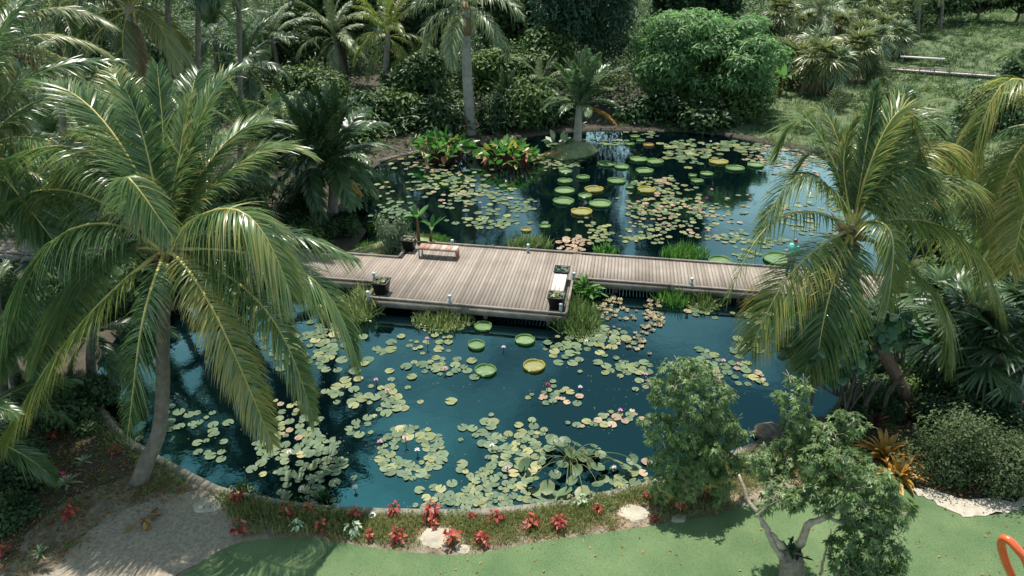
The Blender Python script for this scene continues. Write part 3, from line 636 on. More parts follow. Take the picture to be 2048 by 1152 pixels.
LF = [[(328, 300, .9), (312, 118, 1.7), {'L': .8, 'droop': .1}], [(232, 282, .8), (70, 150, 1.8)], [(390, 275, .8), (478, 122, 1.6)], [(180, 322, .6), (-60, 360, 1.2)],
      [(210, 345, 1.3), (40, 450, 2.2)], [(140, 492, -.3), (-15, 720, -.5), {'droop': .9}], [(205, 640, -.9), (-10, 860, -1.4), y], [(306, 640, -1.3), (246, 850, -1.8), {'va0': .75, 'L': .74}],
      [(415, 620, -1.0), (540, 865, -1.4), {'L': .72, 'va0': .75}], [(515, 625, -.6), (622, 815, -.8), {'L': .74, 'va0': .7}], [(590, 560, 0), (708, 690, .1), {'droop': .8}], [(465, 440, -.5), (575, 555, -.9), {'droop': .9}],
      [(500, 478, .9), (705, 490, 1.5)], [(480, 345, .6), (618, 298, 1.4)], [(445, 310, 1.2), (570, 240, 2.2)], [(255, 375, -.4), (335, 440, -.9), {'droop': .8, 'L': .7}],
      [(470, 500, 1.0), (640, 600, 1.8)], [(190, 560, .7), (60, 720, 1.2)], [(225, 290, 2.0), (120, 300, 3.0)], [(270, 260, 1.6), (215, 130, 2.6)],
      [(375, 250, 1.6), (400, 130, 2.6)], [(120, 400, 1.2), (-70, 480, 1.8)], [(240, 520, .9), (110, 640, 1.6)],
      [(300, 330, .3), (250, 170, .7), {'droop': .15}], [(355, 330, .5), (380, 180, 1.0), {'droop': .15}]]
hero('tall coconut palm on the left with a trunk curving up from gravel path', (268, 962), [atY(292, 925, lb[1] + .1), atY(316, 870, lb[1] + .2), atY(325, 790, lb[1] + .3), atY(326, 660, lb[1] + .42)], LC, LF, .2, .13, 'bark', 1, L=1.0)
rb = gpt(1832, 808); RC = atY(1702, 462, rb[1] + .4)
RF = [[(1735, 285, .5), (1752, 158, .9), {'droop': .1, 'L': .7, 'ang': 40}], [(1780, 245, .3), (1848, 310, .1)], [(1628, 268, .6), (1556, 300, 1.2)], [(1618, 368, .1), (1524, 440, .0), y],
      [(1566, 452, -.2), (1458, 575, -.4), {'droop': .9, 'pairs': 62, 'L': .62}], [(1590, 556, -.8), (1506, 680, -1.2), y], [(1682, 590, -1.0), (1616, 722, -1.6), y], [(1656, 600, -1.1), (1640, 700, -1.6)],
      [(1765, 475, -.8), (1783, 590, -1.3), {'droop': .8, 'm': 'coco_y'}], [(1850, 595, -.6), (1896, 705, -.9), y], [(1892, 482, 0), (2006, 640, .1), {'droop': .8, 'm': 'coco_y'}], [(1880, 370, .4), (1962, 430, .8)],
      [(1800, 340, .2), (1888, 410, .5), {'droop': .9}], [(1800, 265, .9), (1880, 262, 1.6)], [(1670, 275, 1.0), (1612, 225, 1.8), {'droop': .3, 'L': .85}], [(1775, 240, .8), (1830, 195, 1.4), {'droop': .2, 'L': .8, 'ang': 45}],
      [(1690, 340, .3), (1716, 225, .6), {'droop': .1, 'L': .7, 'ang': 40}], [(1745, 300, .8), (1800, 245, 1.0), {'L': .75, 'ang': 45}], 
      [(1650, 330, .4), (1590, 345, .8)], [(1840, 310, .6), (1915, 330, 1.0), y]]
hero('leaning coconut palm on the right bank with pale ringed trunk', (1832, 808), [atY(1780, 728, rb[1] + .1), atY(1735, 655, rb[1] + .25), atY(1708, 560, rb[1] + .35)], RC, RF, .19, .12, 'bark_red', 2, L=1.1)
rb2 = gpt(2180, 760); R2 = atY(2118, 262, rb2[1] + .3)
RF2 = [[(2020, 180, .2), (1940, 330, .2), y], [(2020, 205, .8), (1930, 250, 1.4)], [(2030, 330, -.3), (1985, 470, -.5), y], [(2000, 345, .5), (1895, 430, .9)], [(2050, 150, .5), (2000, 110, 1.2)],
       [(2060, 380, -.8), (2030, 520, -1.2), y], [(2200, 180, .4), (2300, 300, .4)], [(2120, 110, .6), (2140, -20, 1.2)], [(2150, 380, -.8), (2180, 520, -1.2)], [(2055, 300, .3), (1975, 380, .5), y], [(2010, 280, .9), (1900, 340, 1.7)]]
hero('coconut palm cut by the right edge with long yellow green fronds', (2180, 760), [atY(2150, 500, rb2[1] + .15)], R2, RF2, .19, .12, 'bark', 3)

# --- palms behind the pond and on the left bank
def P2(px, py): return gpt(px, py)
def crown_at(base, px, py, dy=0): return atY(px, py, base[1] + dy)
def bgpalm(label, b, c, r, fset, nf, scale, **k):
    base = P2(*b); return palm(label, base, crown_at(base, *c), r, fset, nf, scale, seed=int(b[0] * 7 + b[1]), **k)
bgpalm('slim grey trunked coconut palm with yellow green crown behind the far pond', (772, 228), (776, 70), .30, 'coco_y', 22, 1.0, bark='bark_pale', dead=1)
bp = P2(942, 268); rc = crown_at(bp, 931, 22)
e = palm('thick smooth grey royal palm standing behind two bright water canna clumps', bp, rc, .42, 'royal', 18, 1.2, bark='bark_pale', name='royal_palm', seed=3, flare=1.25)
mb = MB(); tube(mb, [rc - bp + [.02, 0, -1.6], rc - bp + [0, 0, -1.2], rc - bp + [0, 0, -.4], rc - bp + [0, 0, .6]], [.33, .4, .3, .18], 12); mb.obj('crownshaft', 'crownshaft', e, smooth=True)
bp = gpt(1154, 296); e = palm('paddle leaved palm growing on the small grassy island', np.array([bp[0], bp[1], .62]), crown_at(bp, 1159, 207), .30, 'island', 26, 1.12, bark='bark_pale', name='palm_tree', seed=9, orange=1)
bgpalm('dark bushy palm with pale trunk left of the pond, left of its twin', (634, 447), (628, 330), .24, 'paddle_dark', 24, 1.1, bark='bark_pale', orange=1)
bgpalm('dark bushy palm with thicker trunk behind the boardwalk planting, right of its twin', (662, 438), (664, 315), .27, 'paddle_dark', 30, 1.15, bark='bark_pale')
bgpalm('pale straight trunked palm behind the big left coconut palm', (262, 480), (257, 8), .21, 'olive', 24, 1.0, bark='bark_pale', dead=2)
bgpalm('slim brown trunked palm at the upper left with drooping yellow crown', (140, 460), (112, -10), .15, 'coco', 22, .95)
bgpalm('shaggy dark palm at the top left corner of the photo', (-45, 700), (0, 80), .17, 'olive', 26, .8, dead=3)
bgpalm('silver leaved palm at left edge above the left coconut palm', (45, 330), (30, 175), .3, 'silver', 20, .95)
bgpalm('dark leaning palm between the pale trunk and the leafy trees', (440, 215), (428, 65), .24, 'dark', 20, 1.1)
bgpalm('dark palm with one dry brown frond behind the left coconut crown', (500, 262), (492, 128), .26, 'dark', 20, .95, dead=2)
bgpalm('palm with glossy hanging fronds at top of the leafy tree row', (560, 205), (545, 75), .24, 'silver', 18, .95)
bgpalm('palm with drooping silver crown left of the slim coconut palm', (700, 205), (668, 75), .24, 'silver', 18, 1.0)
bgpalm('low palm whose fronds enter at left edge beside the big coconut palm', (0, 815), (-40, 285), .16, 'coco', 22, .95)
bgpalm('small dark palm below silver palm on the left', (110, 380), (105, 290), .22, 'dark', 18, .75, dead=2)
bgpalm('low olive palm in shade left of the big coconut palm', (60, 470), (45, 385), .2, 'dark', 16, .7)
bgpalm('mid green palm behind the right fronds of left coconut palm', (520, 420), (505, 300), .2, 'coco', 18, .85)
bgpalm('dark palm low behind the left coconut palm near boardwalk end', (420, 520), (400, 400), .2, 'dark', 18, .8)
bgpalm('shaded palm in the lower left behind hanging fronds', (40, 790), (20, 640), .18, 'dark', 16, .62)
bgpalm('dark palm whose fronds hang in at bottom left edge', (-70, 1000), (-60, 850), .18, 'coco', 16, .6)
bgpalm('small arching palm seen under the left coconut crown', (180, 760), (185, 655), .15, 'dark', 14, .55)
for b_, c_, l_ in (((400, 445), (398, -185), 'tall thin palm trunk rising out of frame behind the left coconut crown'), ((478, 418), (474, -205), 'tall thin palm trunk rising out of frame left of the dry brown frond palm'), ((335, 470), (330, -190), 'tall thin palm trunk rising out of frame next to the pale trunked palm')):
    bgpalm(l_, b_, c_, .13, 'dark', 28, 1.1)
bgpalm('small dark palm among the shrubs left of royal palm base', (880, 252), (878, 205), .16, 'paddle_dark', 18, .62)
bgpalm('small dark palm among the shrubs right of the royal palm', (1012, 248), (1010, 192), .16, 'paddle_dark', 18, .7)
bgpalm('small yellow green palm behind the shrub row left of royal palm', (830, 215), (828, 150), .16, 'coco_y', 18, .75)
bgpalm('small silver palm before the bamboo like tree', (1085, 232), (1083, 175), .16, 'silver', 18, .7)
bgpalm('small olive palm left of the twin bushy palms', (570, 320), (568, 250), .15, 'coco', 18, .7)
bgpalm('feathery palm at the top centre edge behind the royal palm', (860, 150), (850, 0), .25, 'dark', 20, 1.1)
bgpalm('silvery palm on the right of the bright feathery tree top', (1560, 130), (1562, 25), .25, 'fan_olive', 26, 1.5, dead=4, deadset='dead_fan')
bgpalm('tall olive feather palm near the top right with broad crown', (1640, 120), (1640, 22), .28, 'silver', 20, 1.0)
bgpalm('slender palm with small crown at the top right meadow edge', (1836, 72), (1838, -30), .22, 'olive', 18, .9)
bgpalm('second slender dark trunked palm behind the top right meadow', (1880, 62), (1885, -35), .22, 'olive', 16, .9)
fp = [((1660, 188), (1668, 128), 1.2, 'fan palm just right of the leaning fan palm'), ((1560, 165), (1562, 108), 1.2, 'low fan palm beneath right side of bright feathery tree'), ((1715, 130), (1718, 75), 1.3, 'pale fan palm in the heart of the fan palm stand'), ((1650, 95), (1655, 45), 1.35, 'fan palm below the tall feather palm at top right'), ((1770, 108), (1765, 58), 1.2, 'fan palm behind the yellowing one'), ((1610, 105), (1606, 50), 1.3, 'fan palm left of the tall feather palm'), ((1700, 75), (1700, 18), 1.3, 'fan palm cut by top edge above the fan palm stand'), ((1740, 70), (1742, 10), 1.3, 'second fan palm cut by top edge above stand'), ((1590, 172), (1588, 120), 1.3, 'grey green fan palm beside the banana plants at right of bright tree'), ((1632, 150), (1630, 92), 1.3, 'olive fan palm above the leaning fan palm'),
      ((1600, 190), (1640, 118), 1.3, 'leaning fan palm with brown trunk and dry skirt at grass edge'), ((1690, 165), (1712, 100), 1.35, 'fan palm with thick dry skirt next to the far walkway'),
      ((1745, 140), (1750, 84), 1.25, 'fan palm nearest the far walkway bench'), ((1680, 110), (1682, 52), 1.3, 'upper fan palm in the middle of the fan palm stand'),
      ((1730, 95), (1735, 45), 1.3, 'fan palm at the back of the stand beside dark hedge'), ((1790, 120), (1795, 72), 1.2, 'yellowing fan palm at the meadow corner'),
      ((1560, 120), (1555, 68), 1.25, 'grey fan palm tucked behind the bright feathery tree'), ((1780, 78), (1785, 28), 1.3, 'fan palm at the top edge left of the meadow')]
for i, (b, c, s, lab) in enumerate(fp):
    bgpalm(lab, b, c, .26, 'fan_olive' if i % 3 else 'fan', 26, s * 1.15, name='fan_palm', cat='fan palm', group='fan palms at the upper right', dead=12, deadset='dead_fan')
fp = [((1935, 760), (1930, 655), 1.0, 'dark fan palm behind long right frond of the leaning coconut palm'), ((2010, 800), (2000, 700), 1.05, 'large drooping fan palm at right edge above maroon bromeliads'),
      ((1900, 700), (1880, 600), .9, 'shaded fan palm right of the leaning palm trunk'), ((2060, 720), (2050, 620), 1.0, 'fan palm half cut by the right edge')]
for i, (b, c, s, lab) in enumerate(fp):
    bgpalm(lab, b, c, .13, 'fan_dark', 18, s, name='fan_palm', cat='fan palm', group='dark fan palms on the right bank', dead=3, deadset='dead_fan')

# ------------------------------------------------------------------ broadleaf trees and shrubs
def branches(mb, blobs, base, r, n=9):
    for b in blobs[:n]:
        tip = np.asarray(b[:3]); st = np.asarray(base) ; mid = (st + tip) / 2 + np.array([rng.normal() * .15, rng.normal() * .15, -.1 * abs(tip[2] - st[2])])
        tube(mb, bez(st, mid, tip, 8), np.linspace(r, r * .15, 8), 6)
def tree(label, base, cx, rxyz, n, L, W, m, th=.35, nb=16, bark='bark_dark', name='leafy_tree', cat='tree', up=.6, sag=.3, r=.2, group=None, bl=.42, seed=1):
    """crown centre cx relative to base"""
    global rng
    keepr = rng; rng = np.random.default_rng(seed)
    base = np.asarray(base, float); e = empty(name, base, label, cat, group); blobs = []
    for k in range(nb):
        d = unit(rng.normal(size=3)); d[2] = d[2] if d[2] > -.45 or nb > 28 else -d[2] * .5; s = bl * rng.uniform(.7, 1.25)
        rr = rng.uniform(.45, .85); blobs.append((*(np.asarray(cx) + d * rr * np.asarray(rxyz)), *(np.asarray(rxyz) * s * np.array([1, 1, .8]))))
    mb = MB(); tube(mb, spline([(0, 0, -.3), np.asarray(cx) * .35 + [.1, 0, 0], np.asarray(cx) * .8], 12), np.linspace(r, r * .5, 12), 8)
    branches(mb, blobs, np.asarray(cx) * .45, r * .5); mb.obj('trunk', bark, e, smooth=True)
    mb = MB()
    if m == 'seagrape':
        B = np.asarray(blobs); ix = rng.integers(0, len(B), n); d = unit(rng.normal(size=(n, 3))); P = B[ix, :3] + d * B[ix, 3:6] * rng.uniform(.5, 1.1, (n, 1)); nm = unit(d * .6 + np.array([0, -.2, .6]) + rng.normal(size=(n, 3)) * .3)
        r_ = rng.normal(size=(n, 3)); D = unit(r_ - nm * np.sum(r_ * nm, 1, keepdims=True)); strips(mb, P, D, np.cross(nm, D), L * rng.uniform(.6, 1.1, n), W * rng.uniform(.6, 1.0, n), .12, segs=6, prof='round', fold=.06)
    else: cloud(mb, n, blobs, L, W, up=up, sag=sag, shell=.55)
    mb.obj('crown', m, e)
    rng = keepr; return e
def bgtree(label, b, topy, wpx, m, n=5000, L=.4, W=.2, **k):
    """base pixel, crown from near the ground to pixel row topy, width in pixels"""
    base = P2(*b); top = atY(b[0], topy, base[1]); sc = proj(base)[2] / F_PX; h = top[2] - base[2]; rx = wpx * sc / 2
    return tree(label, base, (0, 0, h * .56), (rx, rx * .8, h * .46), n, L, W, m, seed=int(b[0] + b[1] * 3), r=.12 + .02 * h, **k)
bgtree('large bright green feathery tree with wide billowing crown at far bank', (1395, 228), 6, 330, 'tree_bright', n=44000, L=.5, W=.15, nb=110, bl=.19, sag=.9, up=.7)
bgtree('tall dark tree whose top leaves the frame behind the bright feathery tree', (1380, 165), -330, 190, 'bush_dark', n=14000, L=.7, W=.35, nb=30, bl=.34)
bgtree('tall dark bamboo like tree between royal palm and bright feathery tree', (1165, 205), -330, 190, 'bamboo', n=30000, L=.55, W=.13, nb=44, bl=.34, sag=1.2)
bgtree('tall dense tree behind the slim coconut palm reaching out of frame', (835, 190), -260, 190, 'bush_dark', n=16000, L=.6, W=.3, nb=34, bl=.32)
bgtree('tall dense tree left of slim coconut palm reaching out of frame', (690, 175), -260, 190, 'bush_mid', n=16000, L=.6, W=.3, nb=34, bl=.32)
bgtree('broad tree at the top centre behind royal palm and bamboo like tree', (1040, 150), -140, 200, 'bush_mid', n=14000, L=.6, W=.3, nb=34, bl=.32)
bgtree('dark green leafy tree behind the slim coconut palm trunk', (850, 240), 95, 130, 'bush_dark', n=5000)
bgtree('round glossy tree right of the royal palm trunk', (1010, 225), 90, 120, 'bush_mid', n=5000)
bgtree('grey green rounded tree behind the island palm', (1075, 215), 60, 130, 'bush_mid', n=6000)
bgtree('tall broadleaf tree at the top left of centre', (595, 190), 10, 120, 'bush_mid', n=5000)
bgtree('pale leafed tree between the dark palms at the upper left', (350, 200), 45, 110, 'shrub_grey', n=5000, L=.3, W=.16)
bgtree('broad dark tree behind the silver palm on left', (200, 175), 30, 150, 'bush_dark', n=5000)
bgtree('grey leaved tree behind the bright feathery tree', (1490, 130), 2, 130, 'shrub_grey', n=5000, L=.35, W=.2)
bgtree('dark tree with pale blossom specks behind the right coconut palm', (1945, 330), 150, 130, 'bush_dark', n=7000, L=.3, W=.16)
bgtree('dark leafy tree rising along the upper right edge', (2020, 260), 75, 130, 'bush_dark', n=6000, L=.3, W=.16)
bgtree('green feathery tree at right edge under the cut palm', (2085, 640), 430, 140, 'tree_bright', n=6000, L=.2, W=.08)
bgtree('leafy tree filling the gap above the twin bushy palms', (640, 240), 130, 130, 'bush_mid', n=5500)
bgtree('bright leafy tree beside the sandy far path', (820, 180), 60, 100, 'bush_mid', n=4500)
bgtree('dark crowned tree left of bamboo like tree', (1100, 150), -20, 150, 'bush_mid', n=6000, L=.5)
bgtree('low dark tree beside the stones left of the slim coconut palm', (735, 262), 175, 90, 'bush_dark', n=3500)
bgtree('mid green tree at top edge left of slim coconut palm', (715, 140), 0, 110, 'bush_mid', n=4500)

for a_ in ((1870, 52, -40, 130, 'bush_dark', 'dark tree at the top right edge behind the slender trunks'), (1950, 46, -30, 140, 'shrub_grey', 'grey tree at the top right beyond the meadow'), (2030, 48, -40, 140, 'bush_dark', 'dark tree in the top right corner beyond the meadow'), (1800, 60, -20, 110, 'bush_mid', 'tree at the top edge behind the fan palm stand')):
    bgtree(a_[5], a_[:2], a_[2], a_[3], a_[4], n=6000, L=.6, W=.3)
# shrubs: shared leaf meshes, each shrub an object of its own
SH = {}
for key, m, L, W in (('mid', 'bush_mid', .16, .085), ('dark', 'bush_dark', .17, .09), ('pale', 'bush_pale', .13, .07), ('grey', 'shrub_grey', .09, .045)):
    mb = MB(); bl = [(rng.uniform(-.55, .55), rng.uniform(-.55, .55), rng.uniform(.3, .85), *(rng.uniform(.32, .5) * np.array([1, 1, .9]))) for _ in range(12)]
    cloud(mb, 2600, bl, L, W, shell=.4); SH[key] = mb.mesh('shrub', m)
mb = MB(); bl = [(rng.uniform(-.6, .6), rng.uniform(-.6, .6), rng.uniform(.2, .85), *(rng.uniform(.26, .42) * np.array([1, 1, .9]))) for _ in range(20)]
cloud(mb, 11000, bl, .055, .026, shell=.5, rough=.25); SH['fine'] = mb.mesh('shrub', 'shrub_grey')
def shrub(label, px, py, wpx, hpx, key, group='shrubs round the pond'):
    base = P2(px, py); sc = proj(base)[2] / F_PX
    o = link('shrub', SH[key], None, base - np.array([0, 0, .08]), (0, 0, random.uniform(0, 6.28)), (wpx * sc / 2, wpx * sc / 2, hpx * sc * 1.05)); tag(o, label, 'shrub', group); return o
for a in [(800, 260, 130, 70, 'mid', 'mid green shrub at foot of the slim coconut palm'), (875, 268, 110, 70, 'dark', 'dark shrub left of the royal palm base'), (1000, 262, 90, 70, 'dark', 'dark shrub right of the royal palm base'),
          (1060, 255, 110, 80, 'mid', 'shrub behind the right water canna clump'), (1120, 250, 90, 60, 'dark', 'dark shrub behind the island palm trunk'), (720, 285, 90, 60, 'mid', 'shrub on the far left bank beside concrete edge'),
          (690, 235, 120, 80, 'grey', 'grey shrub above the twin bushy palms'), (560, 330, 130, 90, 'dark', 'dark shrub left of the twin bushy palms'), (1480, 240, 120, 60, 'mid', 'shrub at right foot of bright feathery tree'),
          (1300, 245, 120, 60, 'dark', 'dark shrub below bright feathery tree, left side'), (1400, 250, 150, 50, 'dark', 'dark shrub below bright feathery tree, middle'), (1770, 310, 90, 60, 'grey', 'grey shrub behind the leaning coconut crown'),
          (1900, 330, 100, 90, 'pale', 'pale shrub right of leaning coconut crown'), (1960, 470, 120, 110, 'mid', 'shrub below the yellow green fronds at right'), (1980, 590, 120, 90, 'dark', 'dark shrub under the right hand frond tips'),
          (1900, 480, 130, 70, 'mid', 'bright shrub with broad leaves at the right pond bank'), (1860, 780, 90, 60, 'dark', 'dark shrub right of the leaning palm base'), (1950, 830, 130, 70, 'dark', 'dark shrub beneath large drooping fan palm'),
          (1670, 225, 70, 40, 'grey', 'small grey shrub near leaning fan palm'), (1790, 215, 80, 40, 'mid', 'low shrub in front of far walkway'), (1750, 165, 80, 50, 'grey', 'silvery shrub beside the far walkway bench'),
          (90, 800, 110, 60, 'dark', 'dark shrub in shade under the left coconut palm'), (40, 900, 110, 60, 'dark', 'dark shrub at left edge above the magenta bromeliads'), (170, 860, 70, 30, 'dark', 'low dark plant in the shaded left bed'),
          (260, 600, 200, 120, 'dark', 'dark shrub mass behind left coconut trunk'), (120, 650, 180, 120, 'dark', 'dark shrub under left hanging fronds'), (430, 560, 130, 80, 'dark', 'dark shrub where the boardwalk meets left bank'),
          (480, 480, 160, 100, 'mid', 'shrub behind right fronds of left coconut palm'), (590, 470, 60, 50, 'dark', 'dark low shrub beside the twin palm trunks'), (330, 420, 200, 120, 'mid', 'shrub hidden behind the left coconut crown'),
          (150, 480, 200, 130, 'mid', 'shrub behind the left fronds of left coconut palm'), (20, 420, 140, 100, 'mid', 'shrub at left edge behind arching frond'), (2040, 480, 100, 120, 'mid', 'leafy shrub cut by the right edge'), (1930, 560, 120, 90, 'mid', 'shrub right of the boardwalk end'), (700, 360, 70, 45, 'dark', 'dark shrub right of the twin palm crowns at water edge'), (715, 400, 60, 35, 'dark', 'small dark shrub right of the twin palm trunks'), (600, 440, 90, 50, 'dark', 'dark shrub left of the twin palm trunks'), (690, 450, 60, 30, 'dark', 'small dark shrub at the foot of right twin palm'), (610, 490, 100, 40, 'mid', 'low shrub behind the left boardwalk'), (1880, 640, 110, 80, 'dark', 'dark shrub between the papyrus and fan palms'), (1930, 700, 120, 70, 'mid', 'shrub in front of dark fan palm'),
          (1850, 700, 70, 50, 'dark', 'dark shrub right of the papyrus stand'), (1850, 430, 90, 80, 'dark', 'dark shrub at far pond right bank behind leaning palm'), (1810, 375, 90, 70, 'mid', 'shrub at the meadow corner of the far pond'), (1870, 520, 110, 90, 'dark', 'dark shrub beyond the boardwalk right end'), (1800, 640, 110, 110, 'dark', 'dark shrub against near side of the boardwalk right end'), (1750, 806, 90, 60, 'dark', 'dark shrub among the dark stems left of the palm foot'), (1792, 792, 70, 55, 'mid', 'green shrub touching the left of leaning palm foot'), (1722, 800, 80, 50, 'dark', 'dark shrub behind the dark upright stems'), (1775, 745, 80, 50, 'dark', 'dark shrub under the leaning palm trunk'), (1850, 770, 80, 60, 'mid', 'green shrub right behind leaning palm foot'), (130, 840, 120, 80, 'dark', 'dark shrub below the hanging left frond tips'), (200, 805, 90, 70, 'dark', 'dark shrub beside the left end of the coping'), (55, 960, 130, 70, 'dark', 'dark shrub behind the magenta bromeliads'), (20, 1040, 110, 60, 'dark', 'dark shrub at left edge beside red caladium'), (685, 472, 80, 40, 'dark', 'dark shrub on the bank corner behind planting island'), (1845, 655, 120, 120, 'mid', 'tall shrub hiding the right end of the boardwalk'), (1930, 640, 150, 150, 'mid', 'taller shrub at the right end of boardwalk under frond tips'), (1780, 830, 60, 40, 'dark', 'low dark shrub left of leaning palm foot'), (1700, 850, 90, 40, 'dark', 'low dark shrub before the dark upright stems'), (1920, 420, 90, 80, 'mid', 'shrub at the far right pond corner'), (1870, 370, 80, 60, 'dark', 'dark shrub at far right bank'), (2010, 870, 110, 60, 'dark', 'dark shrub at right edge above grey bush'), (1860, 840, 90, 50, 'dark', 'dark shrub behind the red bromeliads')]:
    shrub(a[5], *a[:4], a[4])
o = shrub('large grey green fine leaved bush beside sand patch at right', 1925, 965, 235, 150, 'fine', None)
o2 = shrub('low spreading fine leaved bush right of the orange bromeliads', 1990, 955, 130, 110, 'fine', None)
o3 = shrub('variegated pale shrub in planting by the boardwalk step', 786, 500, 70, 72, 'pale', None)

# undergrowth that reads as one mass
def undergrowth():
    mb = MB(); k = 0
    pts = np.c_[rng.uniform(-95, 95, 5200), rng.uniform(14, 125, 5200)]
    pts = pts[(np.abs(pts[:, 0]) < pts[:, 1] * .95 + 6)]
    s = sdist(pts, pond); pts = pts[(s > np.where(pts[:, 1] > 26, .45, 1.1))]
    pts = pts[~inpoly(pts, meadow)]
    fx, fy, _ = proj(np.c_[pts, np.full(len(pts), GZ)])
    keep = ~((fx > 1050) & (fy > 560)) & ~((fx < 700) & (fy > 640)) & ~((fx > 690) & (fx < 805) & (fy > 140) & (fy < 235)) & ~((fx > 1250) & (fx < 1430) & (fy > 180) & (fy < 225)) & ~((fx > 1540) & (fx < 1800) & (fy < 240) & (fy > 130))
    pts = pts[keep]; hh = rng.uniform(.8, 2.4, len(pts)) * np.clip(pts[:, 1] / 42, .45, 1.9)
    bl = np.c_[pts, GZ + rise(pts[:, 0], pts[:, 1]) + hh * .5, hh * .95, hh * .95, hh * .6]
    kind = rng.integers(0, 3, len(bl))
    for kk, (n, L, W) in enumerate([(190000, .34, .17), (200000, .34, .18), (110000, .6, .11)]):
        cloud(mb, n, bl[kind == kk], L, W, mi=kk, shell=.5)
    o = mb.obj('undergrowth', ['bush_mid', 'bush_dark', 'palm_dark']); o['kind'] = 'stuff'; tag(o, 'dense mixed undergrowth between the trees behind the pond', 'undergrowth')
undergrowth()
def farwood():
    mb = MB(); n = 260; x = rng.uniform(-190, 190, n); yy = rng.uniform(105, 190, n); keep = np.abs(x) < yy * .95 + 10; x, yy = x[keep], yy[keep]
    keep = ~((x > 52) & (x < 100) & (yy < 135)); x, yy = x[keep], yy[keep]; h = rng.uniform(5, 10, len(x))
    bl = np.c_[x, yy, 1.2 + h * .5, h * .5, h * .5, h * .5]
    cloud(mb, 60000, bl, .9, .5, shell=.6); o = mb.obj('far_woods', 'bush_mid'); o['kind'] = 'stuff'; tag(o, 'far belt of woods closing the garden at the top', 'woods')
farwood()

# banana like plants at right of the bright tree
def banana(label, base, h, n, L, m='banana', stem='stem_red', name='banana_plant', lean=0, r=.06, seed=0):
    rg = np.random.default_rng(seed); e = empty(name, base, label, 'plant'); mb = MB()
    tube(mb, [(0, 0, -.1), (lean * .4, 0, h * .5), (lean, 0, h)], [r * 1.4, r * 1.1, r * .6], 8); mb.obj('stem', stem, e, smooth=True)
    for i in range(n):
        a = i * 2.4 + rg.uniform(-.3, .3); el = R(rg.uniform(35, 80)); D = unit(np.array([math.cos(a) * math.cos(el), math.sin(a) * math.cos(el), math.sin(el)])); S = unit(np.cross(D, UP))
        mb = MB(); strips(mb, [(lean, 0, h - .05)], [D], [S], L * rg.uniform(.75, 1.1), L * .27, rg.uniform(.1, .7), segs=7, prof='broad', fold=.12, va=rg.random()); mb.obj('leaf', m, e)
    return e
banana('tall red stemmed banana plant with upright leaves behind bench', at(838, 487, .3), 1.3, 7, 1.15, seed=1)
banana('shorter red stemmed banana plant at right behind bench', at(861, 488, .3), .85, 6, 1.0, seed=2, lean=.1)
banana('wide leaved banana plant at the right side of bright feathery tree', P2(1560, 190), 1.6, 8, 2.2, seed=5, r=.12)
banana('slim bronze leaf sapling in the bed by black planter', at(815, 480, .3), .6, 5, .45, seed=4, m='shrub_grey', r=.02)

# planting island by the boardwalk step, and palm island
def mound(label, pxs, h, m, name='planting_island'):
    pts = np.array([at(*p, 0)[:2] for p in pxs]); q = spline(np.concatenate([pts, pts[:1]]), 49)[:-1]; c = q.mean(0); mb = MB(); V = []; K = 7
    for k in range(K):
        f = 1 - k / K; V.append(np.c_[c + (q - c) * f, np.full(48, -.25 + (h + .25) * (1 - f ** 2.2)) + rng.normal(size=48) * .012])
    V.append(np.array([[*c, h]])); qd = []
    for k in range(K - 1):
        for i in range(48): j = (i + 1) % 48; qd.append((k * 48 + i, k * 48 + j, (k + 1) * 48 + j, (k + 1) * 48 + i))
    tr = [((K - 1) * 48 + i, (K - 1) * 48 + (i + 1) % 48, K * 48) for i in range(48)]
    mb.add(np.concatenate(V), quads=qd, tris=tr); o = mb.obj(name, m, smooth=True); return struct(o), q
isl_m = mat('short island turf', (.12, .17, .07), (.34, .34, .18), rough=.95, scale=2, detail=12, bump=.6, bscale=20); M['isle'] = isl_m
_, isl1 = mound('i', [(1082, 312), (1110, 296), (1160, 288), (1195, 296), (1200, 304), (1170, 316), (1120, 322)], .7, 'isle', 'grass_island')
_, isl2 = mound('i', [(640, 512), (690, 500), (740, 480), (800, 464), (860, 468), (900, 478), (905, 490), (850, 500), (815, 512), (790, 535), (700, 535)], .32, 'isle', 'planting_island')

